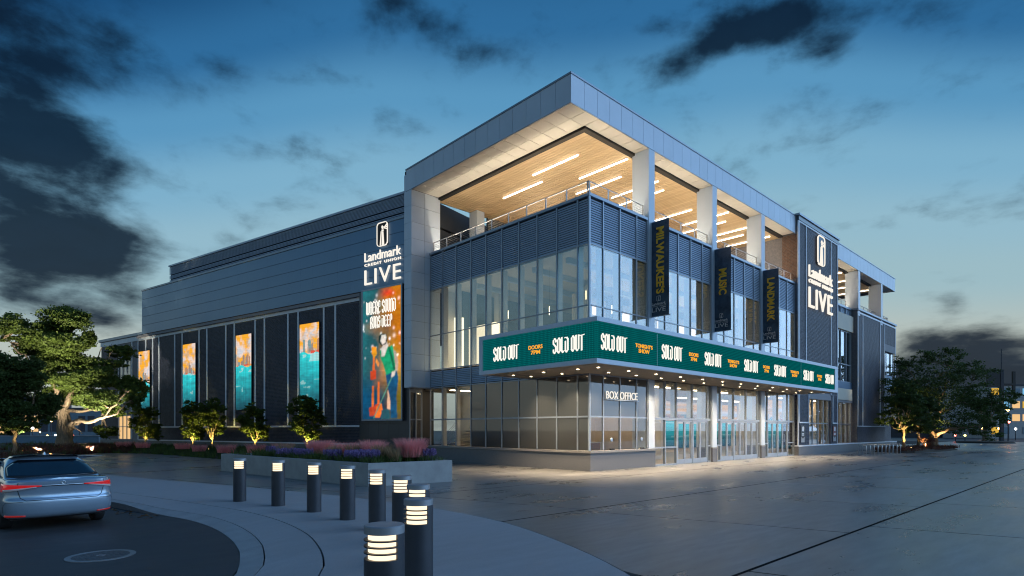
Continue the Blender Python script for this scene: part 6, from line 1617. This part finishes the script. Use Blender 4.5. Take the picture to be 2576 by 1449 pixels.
# wheels
wh = None
for y in (0.0, 2.70):
    for s in (-1, 1):
        w = thing('wheel', None, None); w.parent = CAR; w.location = (s * .775, y, .325); w.rotation_euler = (0, R(90) * s, 0)
        if wh is None:
            ty = MB().lathe([(.215, -.095), (.29, -.105), (.318, -.09), (.325, -.06), (.325, .06), (.318, .09), (.29, .105), (.215, .095)], 40, cap=False).mesh('tyre', 'tyre', True)
            rm = MB().lathe([(.216, .095), (.222, .10), (.21, .08), (.20, .02), (0, .015)], 40, cap=False)
            for k in range(15):
                a = 6.283 * k / 15; c, d = math.cos(a), math.sin(a); e_ = .013
                rm.poly([(c * .03 - d * e_, d * .03 + c * e_, .085), (c * .03 + d * e_, d * .03 - c * e_, .085), (c * .212 + d * e_, d * .212 - c * e_, .092), (c * .212 - d * e_, d * .212 + c * e_, .092)])
                rm.poly([(c * .03 - d * e_, d * .03 + c * e_, .085), (c * .212 - d * e_, d * .212 + c * e_, .092), (c * .212 - d * e_, d * .212 + c * e_, .05), (c * .03 - d * e_, d * .03 + c * e_, .05)])
            rm.lathe([(.045, .07), (.045, .095), (0, .10)], 16, cap=False); rmm = rm.mesh('rim', 'rim_metal'); br = MB().lathe([(.15, .02), (.15, .045), (0, .046)], 24, cap=False).mesh('brake_disc', 'iron')
            wh = True
        link('tyre', ty, w); link('rim', rmm, w); link('brake_disc', br, w)
# ------------------------------------------------------------------ far background
def camp(px_, depth, z=0.0):
    """ground point on the line of sight of picture column px_ (of 4096) at a given distance"""
    r = (px_ - 2048) / 2323.0; return Vector((CAMX + (FW[0] + RT[0] * r) * depth, CAMY + (FW[1] + RT[1] * r) * depth, z))
def far_building(name, label, px0, px1, depth, h, wall, cols, rows_, mats, seed, dep=12, roof=True):
    a, b = camp(px0, depth), camp(px1, depth * 1.02); d = b - a; L = d.length; rz = math.atan2(d.y, d.x); rng = random.Random(seed)
    t = thing(name, label, 'building', a, rz)
    bx('wall', wall, t, 0, L, 0.02, dep, -.2, h)
    if roof: bx('roof', 'far_dark', t, -.2, L + .2, -.15, dep, h + .002, h + .35)
    cw, rh = L / cols, h / rows_
    for i in range(cols):
        for j in range(rows_):
            if rng.random() < .78: bx('window', rng.choice(mats), t, (i + .14) * cw, (i + .86) * cw, -.05, .015, (j + .28) * rh, (j + .80) * rh)
    return t
far_building('office_building', 'pale banded office building with coloured lit windows across the square', 3960, 4330, 125, 11.2, 'far_pale', 9, 4, ['win_warm', 'win_blue', 'win_yellow', 'far_blue', 'win_yellow'], 5)
far_building('low_shop', 'low dark shop row with a few warm lit windows beyond the far tree', 3690, 3955, 140, 4.4, 'far_dark', 9, 1, ['win_warm', 'far_dark', 'far_blue', 'far_dark'], 6)
far_building('low_shop', 'low blue grey roadside building behind the old spreading tree', 120, 420, 95, 5.0, 'far_blue', 8, 1, ['far_dark', 'win_warm', 'far_dark', 'far_blue'], 7)
far_building('office_building', 'dark block with few lit windows far left behind the trees', -330, 150, 130, 9.0, 'far_dark', 12, 3, ['far_dark', 'far_dark', 'win_warm', 'far_blue'], 8)
w0, w1 = camp(-200, 62), camp(395, 66)
d = w1 - w0; t = thing('low_wall', 'long low blue grey wall behind the planting at the left', 'wall', w0, math.atan2(d.y, d.x))
bx('wall', 'far_blue', t, 0, d.length, 0, .3, -.2, 1.0); bx('cap', 'far_pale', t, -.02, d.length, -.05, .35, 1.002, 1.08)
def street_lamp(px_, depth, h, mat, label, r=.16):
    p = camp(px_, depth, -.15); t = thing('street_lamp', label, 'street lamp', p, 0)
    MB().tube([(0, 0, 0), (0, 0, h)], [.07, .045], 8).build('pole', 'far_dark', t); MB().lathe([(0, h - r), (r * .7, h - r * .7), (r, h), (r * .7, h + r * .7), (0, h + r)], 14, cap=False).build('globe', mat, t, smooth=True)
for px_, dp, h, mt, lab, r in ((4032, 95, 5.2, 'lamp_warm', 'lit warm globe street lamp before the banded office building', .30), (3822, 86, 1.05, 'lamp_red', 'low red signal lamp glowing across the square', .16), (3860, 88, 1.0, 'lamp_yellow', 'low yellow lamp glowing across the square beside the red one', .14),
                               (4035, 100, 3.2, 'lamp_red', 'orange red traffic lamp under the globe street lamp', .22), (4062, 104, 2.0, 'lamp_white', 'white street lamp at the foot of the banded office building', .2), (3930, 110, 2.1, 'lamp_warm', 'warm street lamp beyond the lone far tree', .2), (3996, 112, 2.1, 'lamp_warm', 'warm street lamp between the far tree and office building', .2),
                               (190, 80, 1.0, 'lamp_warm', 'orange lamp low on the road behind the twisted trunk', .14), (205, 84, 3.2, 'lamp_warm', 'orange street lamp seen left of the twisted trunk', .18), (130, 84, 2.1, 'lamp_white', 'white street lamp between the slim trunk and twisted trunk', .18), (292, 80, 1.05, 'lamp_red', 'red lamp low on the road right of the twisted trunk', .14), (318, 86, 3.0, 'lamp_warm', 'orange street lamp right of the twisted trunk', .18), (222, 82, 1.1, 'lamp_white', 'pale lamp low on the road touching the twisted trunk', .12), (160, 90, 1.5, 'lamp_warm', 'small orange lamp far behind the low wall', .1)):
    street_lamp(px_, dp, h, mt, lab, r)
# steel gantry sign standing behind the trees at the right
p = camp(4006, 96, -.15); t = thing('gantry_sign', 'black steel gantry with square open frame and thin mast above the far trees', 'gantry', p, RZ_CAM)
bx('post', 'far_dark', t, -.25, .25, -.2, .2, 0, 11.8); bx('board', 'black', t, -2.4, -.25, -.15, .15, 8.9, 11.8); 
bx('frame_arm', 'black', t, .25, 2.2, -.15, .15, 7.6, 8.1); bx('frame_arm', 'black', t, 1.8, 2.2, -.15, .15, 8.101, 11.5); bx('frame_arm', 'black', t, .25, 1.8, -.15, .15, 9.2, 9.5); bx('mast', 'far_dark', t, -.06, .02, -.05, .05, 11.8, 15.2)
# distant tree line closing the horizon
rng = random.Random(77); m = MB()
for _ in range(230):
    px_ = rng.uniform(-1200, 620) if rng.random() < .6 else rng.uniform(3640, 5600); dp = rng.uniform(170, 230); c = camp(px_, dp); leaves(rng, m, (c.x, c.y, rng.uniform(.5, 3.6)), (5, 5, 2.6), 60, 1.3)
tag(m.build('distant_trees', 'leaf_dark'), 'dark band of distant trees along the horizon', 'trees', kind='stuff')
